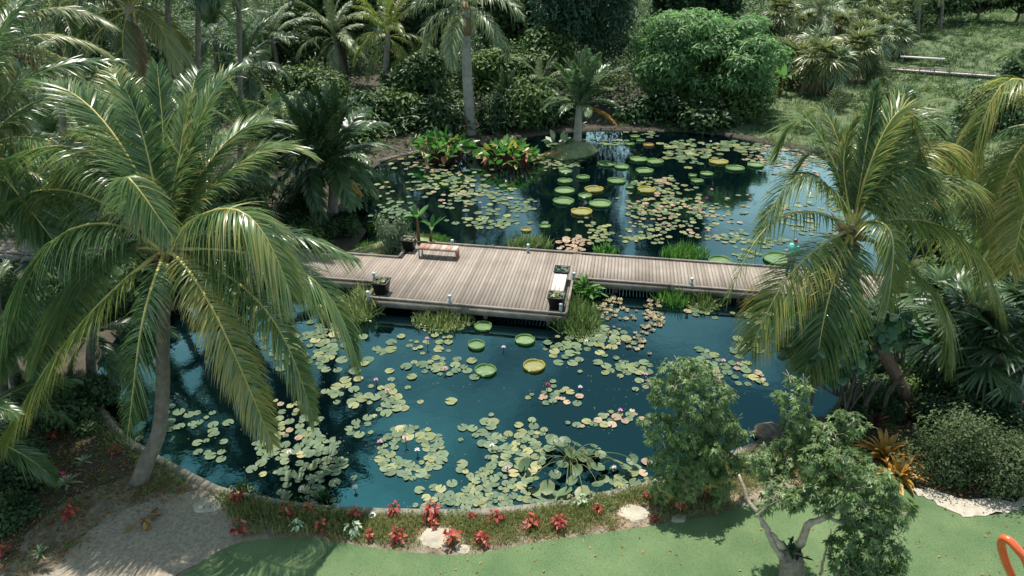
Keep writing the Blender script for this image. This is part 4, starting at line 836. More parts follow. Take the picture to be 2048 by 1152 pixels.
def blades(mb, pts, n_each, h, w, spread=.1, lean=.35, droop=.3, mi=0, segs=3, va=None):
    P = np.repeat(np.asarray(pts, float), n_each, 0); n = len(P); P = P + np.c_[rng.normal(size=(n, 2)) * spread, np.zeros(n)]
    a = rng.random(n) * 6.283; l = np.abs(rng.normal(size=n)) * lean; D = unit(np.c_[np.cos(a) * l, np.sin(a) * l, np.ones(n)]); b = rng.random(n) * 6.283
    S = unit(np.cross(D, np.c_[np.cos(b), np.sin(b), np.zeros(n)])); h = np.repeat(np.broadcast_to(h, (len(pts),)), n_each)
    strips(mb, P, D, S, h * rng.uniform(.6, 1.15, n), w, droop * rng.uniform(.3, 1.6, n), segs=segs, prof='blade', mi=mi, va=va)
def reed_clump(label, px, py, wpx, dpx, h, m='reed', n=420, w=.035, lean=.38, droop=.3, prof=None, pads=0):
    h = h * 1.45; n = int(n * 1.3)
    base = at(px, py, 0); sc = proj(base)[2] / F_PX; rx = wpx * sc / 2; ry = dpx * sc / 2 / math.sin(PITCH + math.atan((py - 576) / F_PX)); mb = MB()
    t = rng.random(n) * 6.283; r = rng.random(n) ** .6; pts = np.c_[np.cos(t) * r * rx, np.sin(t) * r * ry, np.full(n, -.1)]
    blades(mb, pts, 1, h * (1.1 - .45 * r), w, spread=.03, lean=lean, droop=droop, va=None)
    if pads:   # duckweed and moss at the clump's foot
        t = rng.random(pads) * 6.283; r = rng.random(pads) ** .5 * 1.05; p = np.c_[np.cos(t) * r * rx, np.sin(t) * r * ry, .015 + .03 * rng.random(pads)]
        leaves(mb, p, rng.normal(size=(pads, 3)) * .3 + [0, 0, 1], .12, .09, va=.6 + .4 * rng.random(pads))
    return tag(mb.obj('reed_clump', m, loc=base), label, 'reeds', 'reed clumps beside the boardwalk')
reed_clump('tall reed clump beside left black planter below the boardwalk', 728, 615, 78, 60, .95, n=520, pads=160)
reed_clump('wide grassy reed clump in front of platform near edge', 886, 640, 118, 50, .55, n=620, pads=400)
reed_clump('large loose reed clump at the platform near right corner', 1150, 640, 100, 70, .85, n=760, pads=240)
reed_clump('reed clump on near side of the right walkway, left of two', 1345, 600, 70, 30, .7, 'reed_g', n=300)
reed_clump('reed clump on near side of right walkway beside bollard', 1405, 606, 70, 34, .6, n=320, pads=120)
reed_clump('upright reed clump behind the far kerb of platform', 1060, 492, 95, 18, .75, n=300)
reed_clump('small broad reed clump by the pink lily pads', 1212, 505, 50, 12, .6, 'reed_g', n=90, w=.09)
reed_clump('reed clump behind the far kerb of the right walkway', 1368, 512, 100, 20, .8, 'reed_g', n=340)
reed_clump('dark reed tuft in the near water at lower left', 487, 985, 30, 20, .45, 'bush_dark', n=90)
reed_clump('dark reed tuft near the coping among lily pads', 650, 1000, 20, 14, .45, 'bush_dark', n=70)
reed_clump('low reed tuft on planting island left end', 735, 500, 60, 22, .45, 'reed_g', n=400, w=.02)
reed_clump('pale sedge tuft on planting island near boardwalk', 775, 512, 60, 22, .5, n=300, w=.02)
reed_clump('green sedge tuft behind the bench', 872, 480, 50, 16, .4, 'reed_g', n=300, w=.02)
reed_clump('tall pale papyrus stand right of leaning palm trunk', 1830, 715, 100, 60, 1.5, n=420, w=.03, lean=.25)
reed_clump('yellow green papyrus stand at the right bank behind trunk', 1770, 700, 60, 40, 1.2, n=260, w=.03, lean=.25)

def broad_clump(label, px, py, wpx, dpx, h, n, m, leafL, leafW, pink=0, name='water_canna', cat='water plant', stem='stem_maroon', group=None, prof='broad'):
    base = at(px, py, 0); sc = proj(base)[2] / F_PX; rx = wpx * sc / 2; ry = dpx * sc / 2 / math.sin(PITCH + math.atan((py - 576) / F_PX)); e = empty(name, base, label, cat, group)
    ms, ml, mp_ = MB(), MB(), MB()
    for i in range(n):
        t = rng.random() * 6.283; r = rng.random() ** .55; b = np.array([math.cos(t) * r * rx * .75, math.sin(t) * r * ry * .75, -.15]); hh = h * (1.05 - .5 * r ** 2) * rng.uniform(.7, 1.1)
        tip = b + np.array([math.cos(t) * r * .35 * rx, math.sin(t) * r * .3 * ry, hh]); tube(ms, bez(b, (b + tip) / 2 + [0, 0, .1 * hh], tip, 5), [.02, .018, .015, .013, .01], 4, cap=False)
        a = t + rng.normal() * .8; el = R(rng.uniform(25, 85) - 30 * r); D = unit(np.array([math.cos(a) * math.cos(el), math.sin(a) * math.cos(el), math.sin(el)])); S = unit(np.cross(D, np.array([math.cos(a + 1.57), math.sin(a + 1.57), .0])) + rng.normal(size=3) * .5)
        S = unit(np.cross(D, UP) + rng.normal(size=3) * .5); S = unit(S - D * (S @ D))
        pk = i < pink
        strips(mp_ if pk else ml, [tip], [unit(D - [0, 0, .9]) if pk else D], [S], leafL * rng.uniform(.7, 1.15), leafW * rng.uniform(.8, 1.1), rng.uniform(.05, .35), segs=5, prof=prof, fold=.12)
    ms.obj('stem', stem, e); ml.obj('foliage', m, e)
    if pink: mp_.obj('withered_foliage', 'pinkleaf', e)
    return e
broad_clump('bright broad leaved water canna clump, left of two before the royal palm', 890, 318, 105, 30, 1.5, 150, 'thalia', .85, .34, 16, group='water canna clumps at the far bank')
broad_clump('bright broad leaved water canna clump, right of two beside grass island', 1017, 328, 100, 30, 1.35, 150, 'thalia', .8, .3, 14, group='water canna clumps at the far bank')
broad_clump('bright green pickerelweed clump in the corner beside white bench', 1168, 590, 52, 30, .7, 110, 'reed_g', .42, .13, 0, name='pickerelweed', stem='reed_g')
broad_clump('broad leaved plant with orange stalks by right pond bank', 1880, 460, 90, 26, 1.4, 60, 'thalia', .8, .3, 12)
broad_clump('small fan leaved plant at left side of the grass island', 1118, 300, 40, 14, 1.0, 26, 'bush_pale', .8, .45, 0, name='island_plant')
mb = MB(); p = at(1120, 303, .5); frond(mb, arc(2.0, 12, -25), pairs=40, L=.3, W=.06, droop=.5)
o = mb.obj('fallen_frond', ['orange_frond', 'orange_frond'], loc=at(1128, 305, .38)); o.rotation_euler = (0, 0, R(190)); tag(o, 'orange fallen frond drooping off the grass island', 'palm frond')

# sea grape and the aerial roots on the right bank
def seagrape(label, b, h, cx, rx, n, L, seed):
    return tree(label, b, cx, rx, n, L, L * .95, 'seagrape', nb=14, r=.06, seed=seed, name='sea_grape', cat='shrub', up=.4, sag=.5)
seagrape('big round leaved sea grape bush below the leaning coconut crown', gpt(1612, 838), 3, (-.15, .3, 2.35), (1.15, .95, 1.05), 560, .34, 3)
seagrape('dark sea grape bush left of the leaning palm trunk', gpt(1700, 825), 3, (.3, .6, 2.6), (1.1, .9, 1.1), 460, .32, 5)
seagrape('low sea grape bush over the dark upright stems at the water edge', gpt(1665, 838), 3, (0, .2, 1.7), (1.25, .6, .8), 520, .3, 9)
seagrape('small sea grape sprig standing right of leaning palm trunk', gpt(1790, 770), 3, (-.1, .2, 1.7), (.5, .4, .5), 60, .3, 6)
def stems(label, pxb, spread, n, h, name='stem_cluster'):
    b = gpt(*pxb); mb = MB()
    for i in range(n):
        x0 = np.array([rng.normal() * spread, rng.normal() * spread * .5, -.4]); x1 = x0 + np.array([rng.normal() * .22, rng.normal() * .2, h * rng.uniform(.8, 1.1)])
        tube(mb, spline([x0, (x0 + x1) / 2 + rng.normal(size=3) * .08, x1], 8), np.linspace(.055, .025, 8) * rng.uniform(.6, 1.5), 6)
    return tag(mb.obj(name, 'bark_dark', loc=b, smooth=True), label, 'tree trunk')
stems('cluster of dark upright stems under the sea grape at water edge', (1690, 832), .55, 16, 2.0, 'stem_cluster')
stems('pair of thin bare stems rising from the water at right bank', (1560, 860), .12, 3, 1.9, 'bare_stem')
rock = MB(); 
def rockmesh(r, flat=.6, seed=0, n=26):
    rg = np.random.default_rng(seed); import bmesh
    bm = bmesh.new(); bmesh.ops.create_icosphere(bm, subdivisions=3, radius=1)
    dirs = unit(rg.normal(size=(n, 3))); offs = rg.uniform(.68, .98, n)
    for v in bm.verts:
        p = np.array(v.co)
        for d, o_ in zip(dirs, offs):
            s = p @ d
            if s > o_: p = p - d * (s - o_)
        v.co = p * np.array([r, r * .8, r * flat])
    me = bpy.data.meshes.new('rock'); bm.to_mesh(me); bm.free(); return me
def rock_at(label, p, r, flat, m, seed, rot=0, name='stone', sc=(1, 1, 1)):
    me = rockmesh(r, flat, seed); me.materials.append(M[m]); o = link(name, me, None, p, (0, 0, rot), sc); return tag(o, label, 'stone')
rock_at('flat pale stepping stone at the end of the gravel path', at(415, 1010, GZ), .46, .16, 'stone', 1, .2)
rock_at('large flat pale stone set among red caladiums in the bed', at(872, 1072, GZ), .50, .16, 'stone', 2, .1, sc=(1, 1.0, 1))
rock_at('bright flat stone in the right part of the bed', at(1266, 1027, GZ), .42, .16, 'stone', 3, -.3)
rock_at('dark boulder on the right bank in the water', at(1540, 868, 0), .55, .6, 'bark_dark', 4)
rock_at('small pale stone at bed edge by lawn', at(925, 1098, GZ), .2, .3, 'stone', 5)
rock_at('small pale stone at bed edge right of the bright flat stone', at(1358, 1040, GZ), .24, .25, 'stone', 6)
mb = MB(); th = np.linspace(0, 2 * math.pi, 25)
tube(mb, np.c_[np.cos(th) * .07, np.sin(th) * .07, np.full(25, .06)], .025, 8, cap=False); tag(mb.obj('ring', 'white_post', loc=at(745, 1035, GZ)), 'small white ring lying in the bed beside coping', 'ring')
mb = MB(); n = 14; strips(mb, np.c_[rng.normal(size=(n, 2)) * .12, np.full(n, .06)], unit(np.c_[rng.normal(size=(n, 2)), np.abs(rng.normal(size=n)) * .4]), unit(np.c_[rng.normal(size=(n, 2)), rng.normal(size=n) * .5]), .3, .15, .3, segs=4, prof='broad', fold=.2)
tag(mb.obj('leaf_litter', 'rust_leaf', loc=at(300, 1040, GZ)), 'curled brown fallen palm leaf on the gravel path', 'fallen leaf')

# ------------------------------------------------------------------ bed plants
def caladium(px, py, s, label, m='cal_red', n=30):
    s = s * .7
    e = empty('caladium', at(px, py, GZ), label, 'caladium', 'red caladiums in the bed' if m == 'cal_red' else 'white caladiums in the bed'); ml, ms = MB(), MB()
    for i in range(n):
        a = rng.random() * 6.283; r = rng.random() ** .6 * s * .72; h = s * rng.uniform(.35, 1.55) * (1.15 - .5 * r / s); tip = np.array([math.cos(a) * r, math.sin(a) * r, h])
        tube(ms, bez((math.cos(a) * r * .2, math.sin(a) * r * .2, -.02), tip * .55 + [0, 0, .02], tip, 5), .006, 4, cap=False)
        el = R(rng.uniform(-50, 5)); D = unit(np.array([math.cos(a) * math.cos(el), math.sin(a) * math.cos(el), math.sin(el)]) + rng.normal(size=3) * .2); S = unit(np.cross(D, UP) + rng.normal(size=3) * .25)
        L = rng.uniform(.09, .15) * s / .27
        strips(ml, [tip - D * L * .25], [D], [S], L, L * .78, .2, segs=5, prof='heart', fold=.1)
    ms.obj('stem', 'reed_g', e); ml.obj('foliage', m, e)
CAL = [(475, 1004, .34, 'red caladium right of the flat stepping stone'), (478, 1066, .36, 'red caladium at the corner of path and lawn'), (575, 1036, .34, 'red caladium close to coping in the shaded bed'),
       (618, 1022, .28, 'small red caladium touching the coping in bed shade'), (645, 1062, .32, 'red caladium right of the left white caladium'), (712, 1036, .3, 'red caladium left of the small white ring'),
       (740, 1078, .26, 'pink red caladium right of the white caladium pair'), (790, 1030, .32, 'red caladium right of the small white ring'), (795, 1082, .36, 'red caladium left of the large flat stone'),
       (862, 1036, .42, 'largest red caladium above the large flat stone'), (868, 1056, .22, 'little red caladium overhanging the large flat stone'), (905, 1088, .40, 'red caladium at right end of the large flat stone'), (945, 1040, .22, 'small faded caladium between two big red ones'),
       (990, 1044, .36, 'tall red caladium above the lawn in middle of bed'), (965, 1086, .34, 'red caladium at the lawn edge right of large stone'), (1060, 1056, .38, 'spreading red caladium in the middle bed'),
       (1117, 1054, .34, 'red caladium right of the spreading one'), (1195, 1026, .26, 'small red caladium left of bright flat stone'), (1292, 998, .22, 'small red caladium behind the bright flat stone'),
       (1310, 1040, .22, 'small pale red caladium at right of bright flat stone'), (1358, 1018, .34, 'red and green caladium under the near tree'), (1406, 992, .28, 'red caladium partly under the near tree crown'),
       (1562, 930, .32, 'red caladium seen between the two near trees'), (142, 1036, .38, 'dark red caladium in the left bed beside gravel'), (110, 880, .3, 'dim red caladium deep in left shade'), (232, 905, .24, 'dim red caladium near the left coping'), (8, 1110, .28, 'red caladium at the bottom left edge')]
for a in CAL: caladium(*a)
caladium(596, 1060, .30, 'white caladium in bed shade by lawn, left of two', 'cal_white'); caladium(708, 1066, .36, 'bushy white caladium by lawn, right of two', 'cal_white', 24); caladium(1160, 1012, .32, 'white star shaped caladium beside the coping', 'cal_white')

def rosette(px, py, s, label, m, n=26, w=.07, name='bromeliad', flower=None, cat='bromeliad', el=(15, 75), z=GZ, droop=.4):
    e = empty(name, at(px, py, z), label, cat); mb = MB(); a = np.arange(n) * 2.4 + rng.normal(size=n) * .2; e_ = np.radians(np.linspace(el[1], el[0], n) + rng.normal(size=n) * 6)
    D = np.c_[np.cos(a) * np.cos(e_), np.sin(a) * np.cos(e_), np.sin(e_)]; S = unit(np.cross(D, UP))
    strips(mb, np.repeat([[0, 0, .02]], n, 0), D, S, s * rng.uniform(.75, 1.1, n), w, droop, segs=5, prof='blade', fold=.15); mb.obj('foliage', m, e)
    if flower:
        mb = MB(); k = 16; a = rng.random(k) * 6.28; D = unit(np.c_[np.cos(a), np.sin(a), rng.uniform(.3, 1.5, k)]); strips(mb, np.repeat([[0, 0, s * .75]], k, 0), D, unit(np.cross(D, UP)), .13, .05, .2, segs=3)
        tube(mb, [(0, 0, 0), (0, 0, s * .78)], .012, 5); mb.obj('flower', flower, e)
rosette(136, 968, .42, 'striped bromeliad with magenta flower in left bed', 'agave', flower='magenta'); rosette(62, 985, .3, 'bromeliad with magenta flower at left edge of bed', 'bush_dark', flower='magenta')
rosette(168, 925, .34, 'dull spiky bromeliad in left shade', 'agave', n=16, w=.05); rosette(82, 1108, .34, 'small spiky bromeliad at bottom left beside gravel', 'agave', n=16, w=.05); rosette(52, 990, .3, 'pale strap plant cut by hanging left frond', 'agave', n=14)
rosette(1796, 955, .95, 'orange bromeliad nearest the lawn on the right', 'brom_or', n=34, w=.13, el=(15, 80)); rosette(1768, 915, 1.1, 'tall orange bromeliad behind the nearest orange one', 'brom_or', n=36, w=.13, el=(30, 82)); rosette(1815, 925, .6, 'orange bromeliad leaning against grey bush', 'brom_or', n=26, w=.09)
rosette(1745, 850, .75, 'red tipped bromeliad at the foot of leaning palm', 'brom_red', n=26, w=.08, el=(30, 80)); rosette(1820, 840, .7, 'maroon bromeliad right of leaning palm foot', 'brom_red', n=26, w=.08); rosette(1640, 870, .55, 'small orange bromeliad under the dark stems', 'brom_or', n=18, w=.07)
rosette(1905, 890, .6, 'yellow orange bromeliad poking from top of grey bush', 'brom_or', n=14, w=.07, el=(30, 80), z=.9); rosette(1900, 800, 1.0, 'large maroon strap plant under fan palm', 'brom_red', n=36, w=.08, el=(10, 70)); rosette(2035, 860, .95, 'maroon strap plant at right edge', 'brom_red', n=32, w=.09, el=(25, 80)); rosette(1990, 900, .6, 'maroon bromeliad behind grey bush', 'brom_red', n=24, w=.08)
for px, py in ((940, 260),): pass

# bed grass (nobody could count it)
def scatter_poly(pxs, n):
    P = np.array([at(*p, GZ)[:2] for p in pxs]); lo, hi = P.min(0), P.max(0); q = rng.uniform(lo, hi, (n * 4, 2)); q = q[inpoly(q, P)][:n]; return q
mb = MB(); bedg = [(440, 990), (600, 1024), (720, 1036), (860, 1040), (1000, 1036), (1120, 1022), (1250, 992), (1400, 948), (1500, 910), (1540, 960), (1480, 1010), (1340, 1038), (1060, 1078), (960, 1092), (880, 1098), (720, 1082), (560, 1066), (490, 1070)]
q = scatter_poly(bedg, 2100); fx, fy, _ = proj(np.c_[q, np.full(len(q), GZ)])
st = np.array([[872, 1072, 52, 26], [1266, 1027, 46, 24], [415, 1010, 45, 24]]); ok = np.ones(len(q), bool)
for s_ in st: ok &= ((fx - s_[0]) / s_[2]) ** 2 + ((fy - s_[1]) / s_[3]) ** 2 > 1
ok &= rng.random(len(q)) < np.clip(1.15 - (fy - np.interp(fx, [440, 860, 1120, 1500], [990, 1040, 1022, 915])) / 62, .12, 1)
q = q[ok]; blades(mb, np.c_[q, np.full(len(q), GZ)], 26, .30, .013, spread=.09, lean=.5, droop=.5)
o = mb.obj('bed_grass', 'bedgrass'); o['kind'] = 'stuff'; tag(o, 'wispy green and straw coloured grass filling the bed', 'grass')
q = scatter_poly(bedg, 260); mb = MB(); n = len(q) * 14; P = np.repeat(np.c_[q, np.full(len(q), GZ + .02)], 14, 0) + np.c_[rng.normal(size=(n, 2)) * .14, np.zeros(n)]
leaves(mb, P, rng.normal(size=(n, 3)) * .4 + [0, 0, 1], .07, .03); o = mb.obj('litter', 'rust_leaf'); o['kind'] = 'stuff'; tag(o, 'scattered dry leaf litter in the bed', 'leaf litter')
# low plants spilling over the coping
cop_o = spline(np.array([at(*p, 0)[:2] for p in pond_px[0:15]]), 400); tt = unit(np.gradient(cop_o, axis=0)); nn_ = np.c_[tt[:, 1], -tt[:, 0]]
q = cop_o + nn_ * rng.uniform(.12, .5, (400, 1)); wave = np.sin(np.arange(400) * .11) + np.sin(np.arange(400) * .043 + 1) + rng.normal(size=400) * .6; q = q[wave > -.1]
mb = MB(); blades(mb, np.c_[q, np.full(len(q), GZ)], 14, .26, .016, spread=.1, lean=.6, droop=.6); n = len(q) * 5; P = np.repeat(np.c_[q, np.full(len(q), GZ + .04)], 5, 0) + np.c_[rng.normal(size=(n, 2)) * .12, rng.random(n) * .08]
leaves(mb, P, rng.normal(size=(n, 3)) * .5 + [0, 0, 1], .09, .05, mi=1); o = mb.obj('edging_plants', ['bedgrass', 'bush_mid']); o['kind'] = 'stuff'; tag(o, 'low grass and weeds spilling over the pond coping', 'ground cover')
# soil litter on the left bank
q = scatter_poly([(-40, 1180), (-20, 900), (120, 830), (200, 830), (260, 895), (400, 985), (240, 1030), (120, 1130)], 420); n = len(q) * 12; mb = MB(); P = np.repeat(np.c_[q, np.full(len(q), GZ + .02)], 12, 0) + np.c_[rng.normal(size=(n, 2)) * .16, np.zeros(n)]
leaves(mb, P, rng.normal(size=(n, 3)) * .4 + [0, 0, 1], .09, .04); blades(mb, np.c_[q[:130], np.full(130, GZ)], 12, .16, .012, spread=.06, mi=1)
o = mb.obj('ground_cover', ['rust_leaf', 'reed_g']); o['kind'] = 'stuff'; tag(o, 'leaf litter and sparse weeds on the left bank', 'ground cover')
q = scatter_poly([(1500, 905), (1600, 860), (1720, 835), (1900, 760), (2100, 800), (2100, 985), (1940, 985), (1820, 975), (1640, 980), (1560, 950)], 420); n = len(q) * 12; mb = MB(); P = np.repeat(np.c_[q, np.full(len(q), GZ + .02)], 12, 0) + np.c_[rng.normal(size=(n, 2)) * .18, np.zeros(n)]
leaves(mb, P, rng.normal(size=(n, 3)) * .4 + [0, 0, 1], .1, .045); blades(mb, np.c_[q[:160], np.full(160, GZ)], 10, .22, .014, spread=.08, mi=1)
o = mb.obj('ground_cover', ['rust_leaf', 'reed_g']); o['kind'] = 'stuff'; tag(o, 'leaf litter and weeds on the right bank under the bromeliads', 'ground cover')
# short turf
lo, hi = lawn_xy.min(0), lawn_xy.max(0); q = rng.uniform((-9, 7.5), (18, 13), (230000, 2)); q = q[inpoly(q, lawn_xy)]; fx, fy, _ = proj(np.c_[q, np.full(len(q), GZ)]); q = q[(fy < 1175) & (fx > 250) & (fx < 2090)]; wn = np.sin(q[:, 0] * 2.3 + 2 * np.sin(q[:, 1] * 1.7)) * np.sin(q[:, 1] * 3.1 + 1.5 * np.sin(q[:, 0] * 1.3)) + .6 * np.sin(q[:, 0] * 7.1 + q[:, 1] * 5.3); q = q[(wn < .95) | (rng.random(len(q)) < .25)]
mb = MB(); n = len(q); leaves(mb, np.c_[q, np.full(n, GZ + .025)], np.c_[rng.normal(size=(n, 2)) * .5, 1.2 + rng.random(n)], .045, .009, sag=-.6, fold=0)
fl = q[rng.integers(0, len(q), 130)]; leaves(mb, np.c_[fl, np.full(130, GZ + .05)], rng.normal(size=(130, 3)) * .3 + [0, 0, 1], .085, .04, mi=1)
o = mb.obj('lawn_grass', ['turf', 'rust_leaf']); o['kind'] = 'stuff'; tag(o, 'close mown turf of the lawn', 'grass')
# meadow grass
mb = MB(); q = rng.uniform(meadow.min(0), meadow.max(0), (26000, 2)); q = q[inpoly(q, meadow)]; q = q[q[:, 0] < q[:, 1] * .95 + 4]; q = q[np.argsort(rng.random(len(q)))[:7000]]
blades(mb, np.c_[q, GZ + rise(q[:, 0], q[:, 1])], 13, .45 + .6 * rng.random(len(q)) ** 3, .05, spread=.2, lean=.5, droop=.5, segs=2, va=np.repeat(np.clip(.5 + .35 * np.sin(q[:, 0] * .35 + 1.3 * np.sin(q[:, 1] * .21)) + rng.normal(size=len(q)) * .25, 0, 1), 13))
wq = q[:900]; wq = wq[rng.random(len(wq)) < np.clip(.5 + .6 * np.sin(wq[:, 0] * .5 + wq[:, 1] * .3), 0, 1)]
hh = rng.uniform(.25, .75, len(wq)); cloud(mb, 26000, np.c_[wq, GZ + rise(wq[:, 0], wq[:, 1]) + hh * .5, hh * 1.2, hh * 1.2, hh * .7], .28, .12, mi=1)
o = mb.obj('meadow_grass', ['grass', 'bush_mid']); o['kind'] = 'stuff'; tag(o, 'long rough grass covering the far meadow slope', 'grass')
mb = MB()
for q_, zz in ((isl1, .67), (isl2, .3)):
    c = q_.mean(0); p = rng.uniform(q_.min(0), q_.max(0), (700, 2)); p = p[inpoly(p, q_)]; f = np.array([np.linalg.norm(x - c) for x in p]) / np.array([np.abs(q_ - c).max()]); 
    sd_ = -sdist(p, q_); mx_ = sd_.max(); f = 1 - sd_ / mx_; z = -.25 + (zz + .25) * (1 - f ** 2.2)
    blades(mb, np.c_[p, np.maximum(z, 0)], 8, .13, .016, spread=.1, lean=.6, droop=.4, segs=2)
o = mb.obj('island_grass', 'grass'); o['kind'] = 'stuff'; tag(o, 'short grass on the two little islands', 'grass')

# ------------------------------------------------------------------ near trees at the right foreground
def neartree(label, base, trunkpts, r, limbs, blobs, n, L, W, stump=None, seed=0, nubs=24):
    global rng
    keepr = rng; rng = np.random.default_rng(seed); e = empty('pruned_tree', base, label, 'tree')
    mb = MB(); tube(mb, spline(trunkpts, 12), np.linspace(r * 1.1, r * .9, 12), 14)
    mb.obj('trunk', 'stump', e, smooth=True)
    for lm in limbs:
        mb = MB(); P = spline(lm[0], 14) + rng.normal(size=(14, 3)) * .012; tube(mb, P, np.linspace(lm[1], lm[1] * .35, 14), 8); mb.obj('limb', 'limb', e, smooth=True)
    B = np.asarray(blobs)
    for k in range(nubs):
        mb = MB()       # bare twigs showing through the leaves
        b = B[rng.integers(len(B))]; d = unit(rng.normal(size=3) + [0, -.3, .5]); p0 = b[:3] + d * b[3:6] * .5; p1 = b[:3] + d * b[3:6] * 1.12; tube(mb, bez(p0, (p0 + p1) / 2 + rng.normal(size=3) * .05, p1, 6), np.linspace(.016, .005, 6), 5)
        for _ in range(2):
            s0 = p0 + (p1 - p0) * rng.uniform(.3, .8); tube(mb, [s0, s0 + unit(d + rng.normal(size=3) * .7) * .2], [.008, .003], 4)
        mb.obj('twig', 'limb', e)
    # leaf sprays: each a whorl of drooping leaflets
    mb = MB(); nb = len(B); wgt = (B[:, 3] * B[:, 4] * B[:, 5]) ** .67; idx = rng.choice(nb, n, p=wgt / wgt.sum()); d = unit(rng.normal(size=(n, 3)) + [0, 0, .25]); rr = (.45 + .55 * rng.random(n) ** .5) * (1 + .1 * rng.normal(size=n)); P = B[idx, :3] + d * rr[:, None] * B[idx, 3:6]
    K = 9; out_ = unit(d * .8 + np.array([0, 0, .5]) + rng.normal(size=(n, 3)) * .4); X = unit(np.cross(out_, rng.normal(size=(n, 3)))); Y = np.cross(out_, X); va = np.clip(rng.normal(.5, .2, n), 0, 1)
    for k in range(K):
        a = k / K * 6.283 + rng.random(n) * .6; D = unit(X * np.cos(a)[:, None] + Y * np.sin(a)[:, None] + out_ * rng.uniform(.0, .7, n)[:, None]); S = unit(np.cross(out_, D) + rng.normal(size=(n, 3)) * .25)
        strips(mb, P, D, S, L * rng.uniform(.7, 1.2, n), W, .45, segs=2, prof='leaf', va=np.clip(va + rng.normal(size=n) * .12, 0, 1))
    mb.obj('crown', 'tree_near', e); rng = keepr; return e
def blob_px(lst, Y0, base):
    o_ = []
    for px, py, rpx, dy in lst:
        p = atY(px, py, Y0 + dy); sc = proj(p)[2] / F_PX; rr_ = rpx * sc * .78; o_.append((*(p - base), rr_, rr_, rr_ * .8))
        for _ in range(3):
            d_ = unit(rng.normal(size=3)); k_ = rr_ * rng.uniform(.25, .45); o_.append((*(p - base + d_ * rr_ * 1.15), k_, k_, k_ * .8))
    return o_
tb = gpt(1580, 1165); ty = tb[1]
tb = np.array(tb)
Q = lambda px, py, dy=0: atY(px, py, ty + dy) - tb
limbs = [([Q(1565, 1118), Q(1540, 1075, .1), Q(1525, 1040, .2), Q(1495, 995, .5), Q(1478, 950, .8)], .075), ([Q(1568, 1095), Q(1545, 1070, .1), Q(1522, 1048, .2)], .06), ([Q(1600, 1090), Q(1618, 1050, -.1), Q(1650, 1035, -.2), Q(1690, 1000, -.1), Q(1700, 960, 0)], .085),
         ([Q(1512, 1035, .2), Q(1526, 1020, .1), Q(1540, 1000, .1)], .035), ([Q(1650, 1035, -.2), Q(1690, 1048, -.3), Q(1740, 1060, -.4)], .04), ([Q(1640, 1150, -.2), Q(1652, 1100, -.2), Q(1662, 1060, -.2)], .03), ([Q(1660, 1165, -.3), Q(1690, 1130, -.4), Q(1740, 1070, -.4)], .035)]
bl = [(1540, 925, 48, .9), (1590, 900, 52, 1.0), (1585, 800, 45, 1.3), (1600, 850, 40, 1.2), (1650, 870, 48, .8), (1695, 850, 44, .9), (1640, 925, 60, .4), (1560, 985, 50, .3), (1700, 930, 62, .2), (1750, 970, 55, 0), (1690, 990, 55, -.2), (1750, 1030, 55, -.3), (1790, 1020, 45, -.2), (1720, 1080, 58, -.5),
      (1770, 1100, 55, -.6), (1740, 1140, 60, -.7), (1690, 1130, 45, -.6), (1590, 1000, 34, .1), (1720, 1170, 60, -.8), (1640, 975, 50, .1)]
nt_ = neartree('pollarded tree with bleached limbs at the lawn edge in right foreground', tb, [(0, 0, -.3), (0, 0, .2), Q(1582, 1108)], .26, limbs, blob_px(bl, ty, tb), 2600, .11, .038, seed=4, nubs=60)
mb = MB(); n = 30; a = rng.random(n) * 6.28; D = unit(np.c_[np.cos(a), np.sin(a), rng.uniform(.4, 2, n)]); strips(mb, np.repeat([Q(1588, 1100)], n, 0) + rng.normal(size=(n, 3)) * [.1, .1, .02], D, unit(np.cross(D, UP)), .26, .07, .25, segs=4, prof='broad', fold=.1)
tag(mb.obj('orchid', 'bush_dark', loc=tb), 'dark leaved epiphyte sprouting on the top of the pollarded stump', 'plant')
mb = MB(); n = 40; a = rng.random(n) * 6.28; D = unit(np.c_[np.cos(a), np.sin(a), rng.uniform(-1.2, .3, n)]); strips(mb, np.repeat([Q(1585, 1110)], n, 0) + D * .12 * [1, 1, 0], D, unit(np.cross(D, UP)), .2, .02, .3, segs=3); mb.obj('moss', 'dead', nt_)
tb2 = gpt(1395, 992); ty2 = tb2[1]; Q2 = lambda px, py, dy=0: atY(px, py, ty2 + dy) - tb2
bl2 = [(1345, 745, 38, .4), (1395, 750, 45, .5), (1440, 790, 42, .4), (1330, 790, 42, .2), (1385, 810, 50, .1), (1435, 840, 48, .2), (1320, 850, 42, .1), (1370, 870, 52, -.1), (1420, 890, 50, -.1), (1470, 870, 32, .1), (1340, 920, 48, -.2), (1400, 935, 52, -.2), (1455, 930, 40, -.1), (1370, 970, 42, -.3), (1330, 965, 35, -.3), (1490, 930, 30, 0), (1440, 970, 36, -.2)]
neartree('leafy young tree beside the near pond bank with pale twigs', tb2, [(0, 0, -.3), Q2(1397, 960), Q2(1396, 920)], .09, [([Q2(1396, 935), Q2(1380, 880), Q2(1355, 800, .2)], .05), ([Q2(1397, 930), Q2(1420, 870), Q2(1430, 800, .2)], .05), ([Q2(1396, 930), Q2(1345, 920, -.1), Q2(1320, 870)], .04), ([Q2(1396, 930), Q2(1450, 920), Q2(1480, 890)], .04)],
         blob_px(bl2, ty2, tb2), 2200, .11, .038, seed=8, nubs=56)
def shade_tree():   # the tree whose shadow lies on the lawn stands just below the frame
    pass

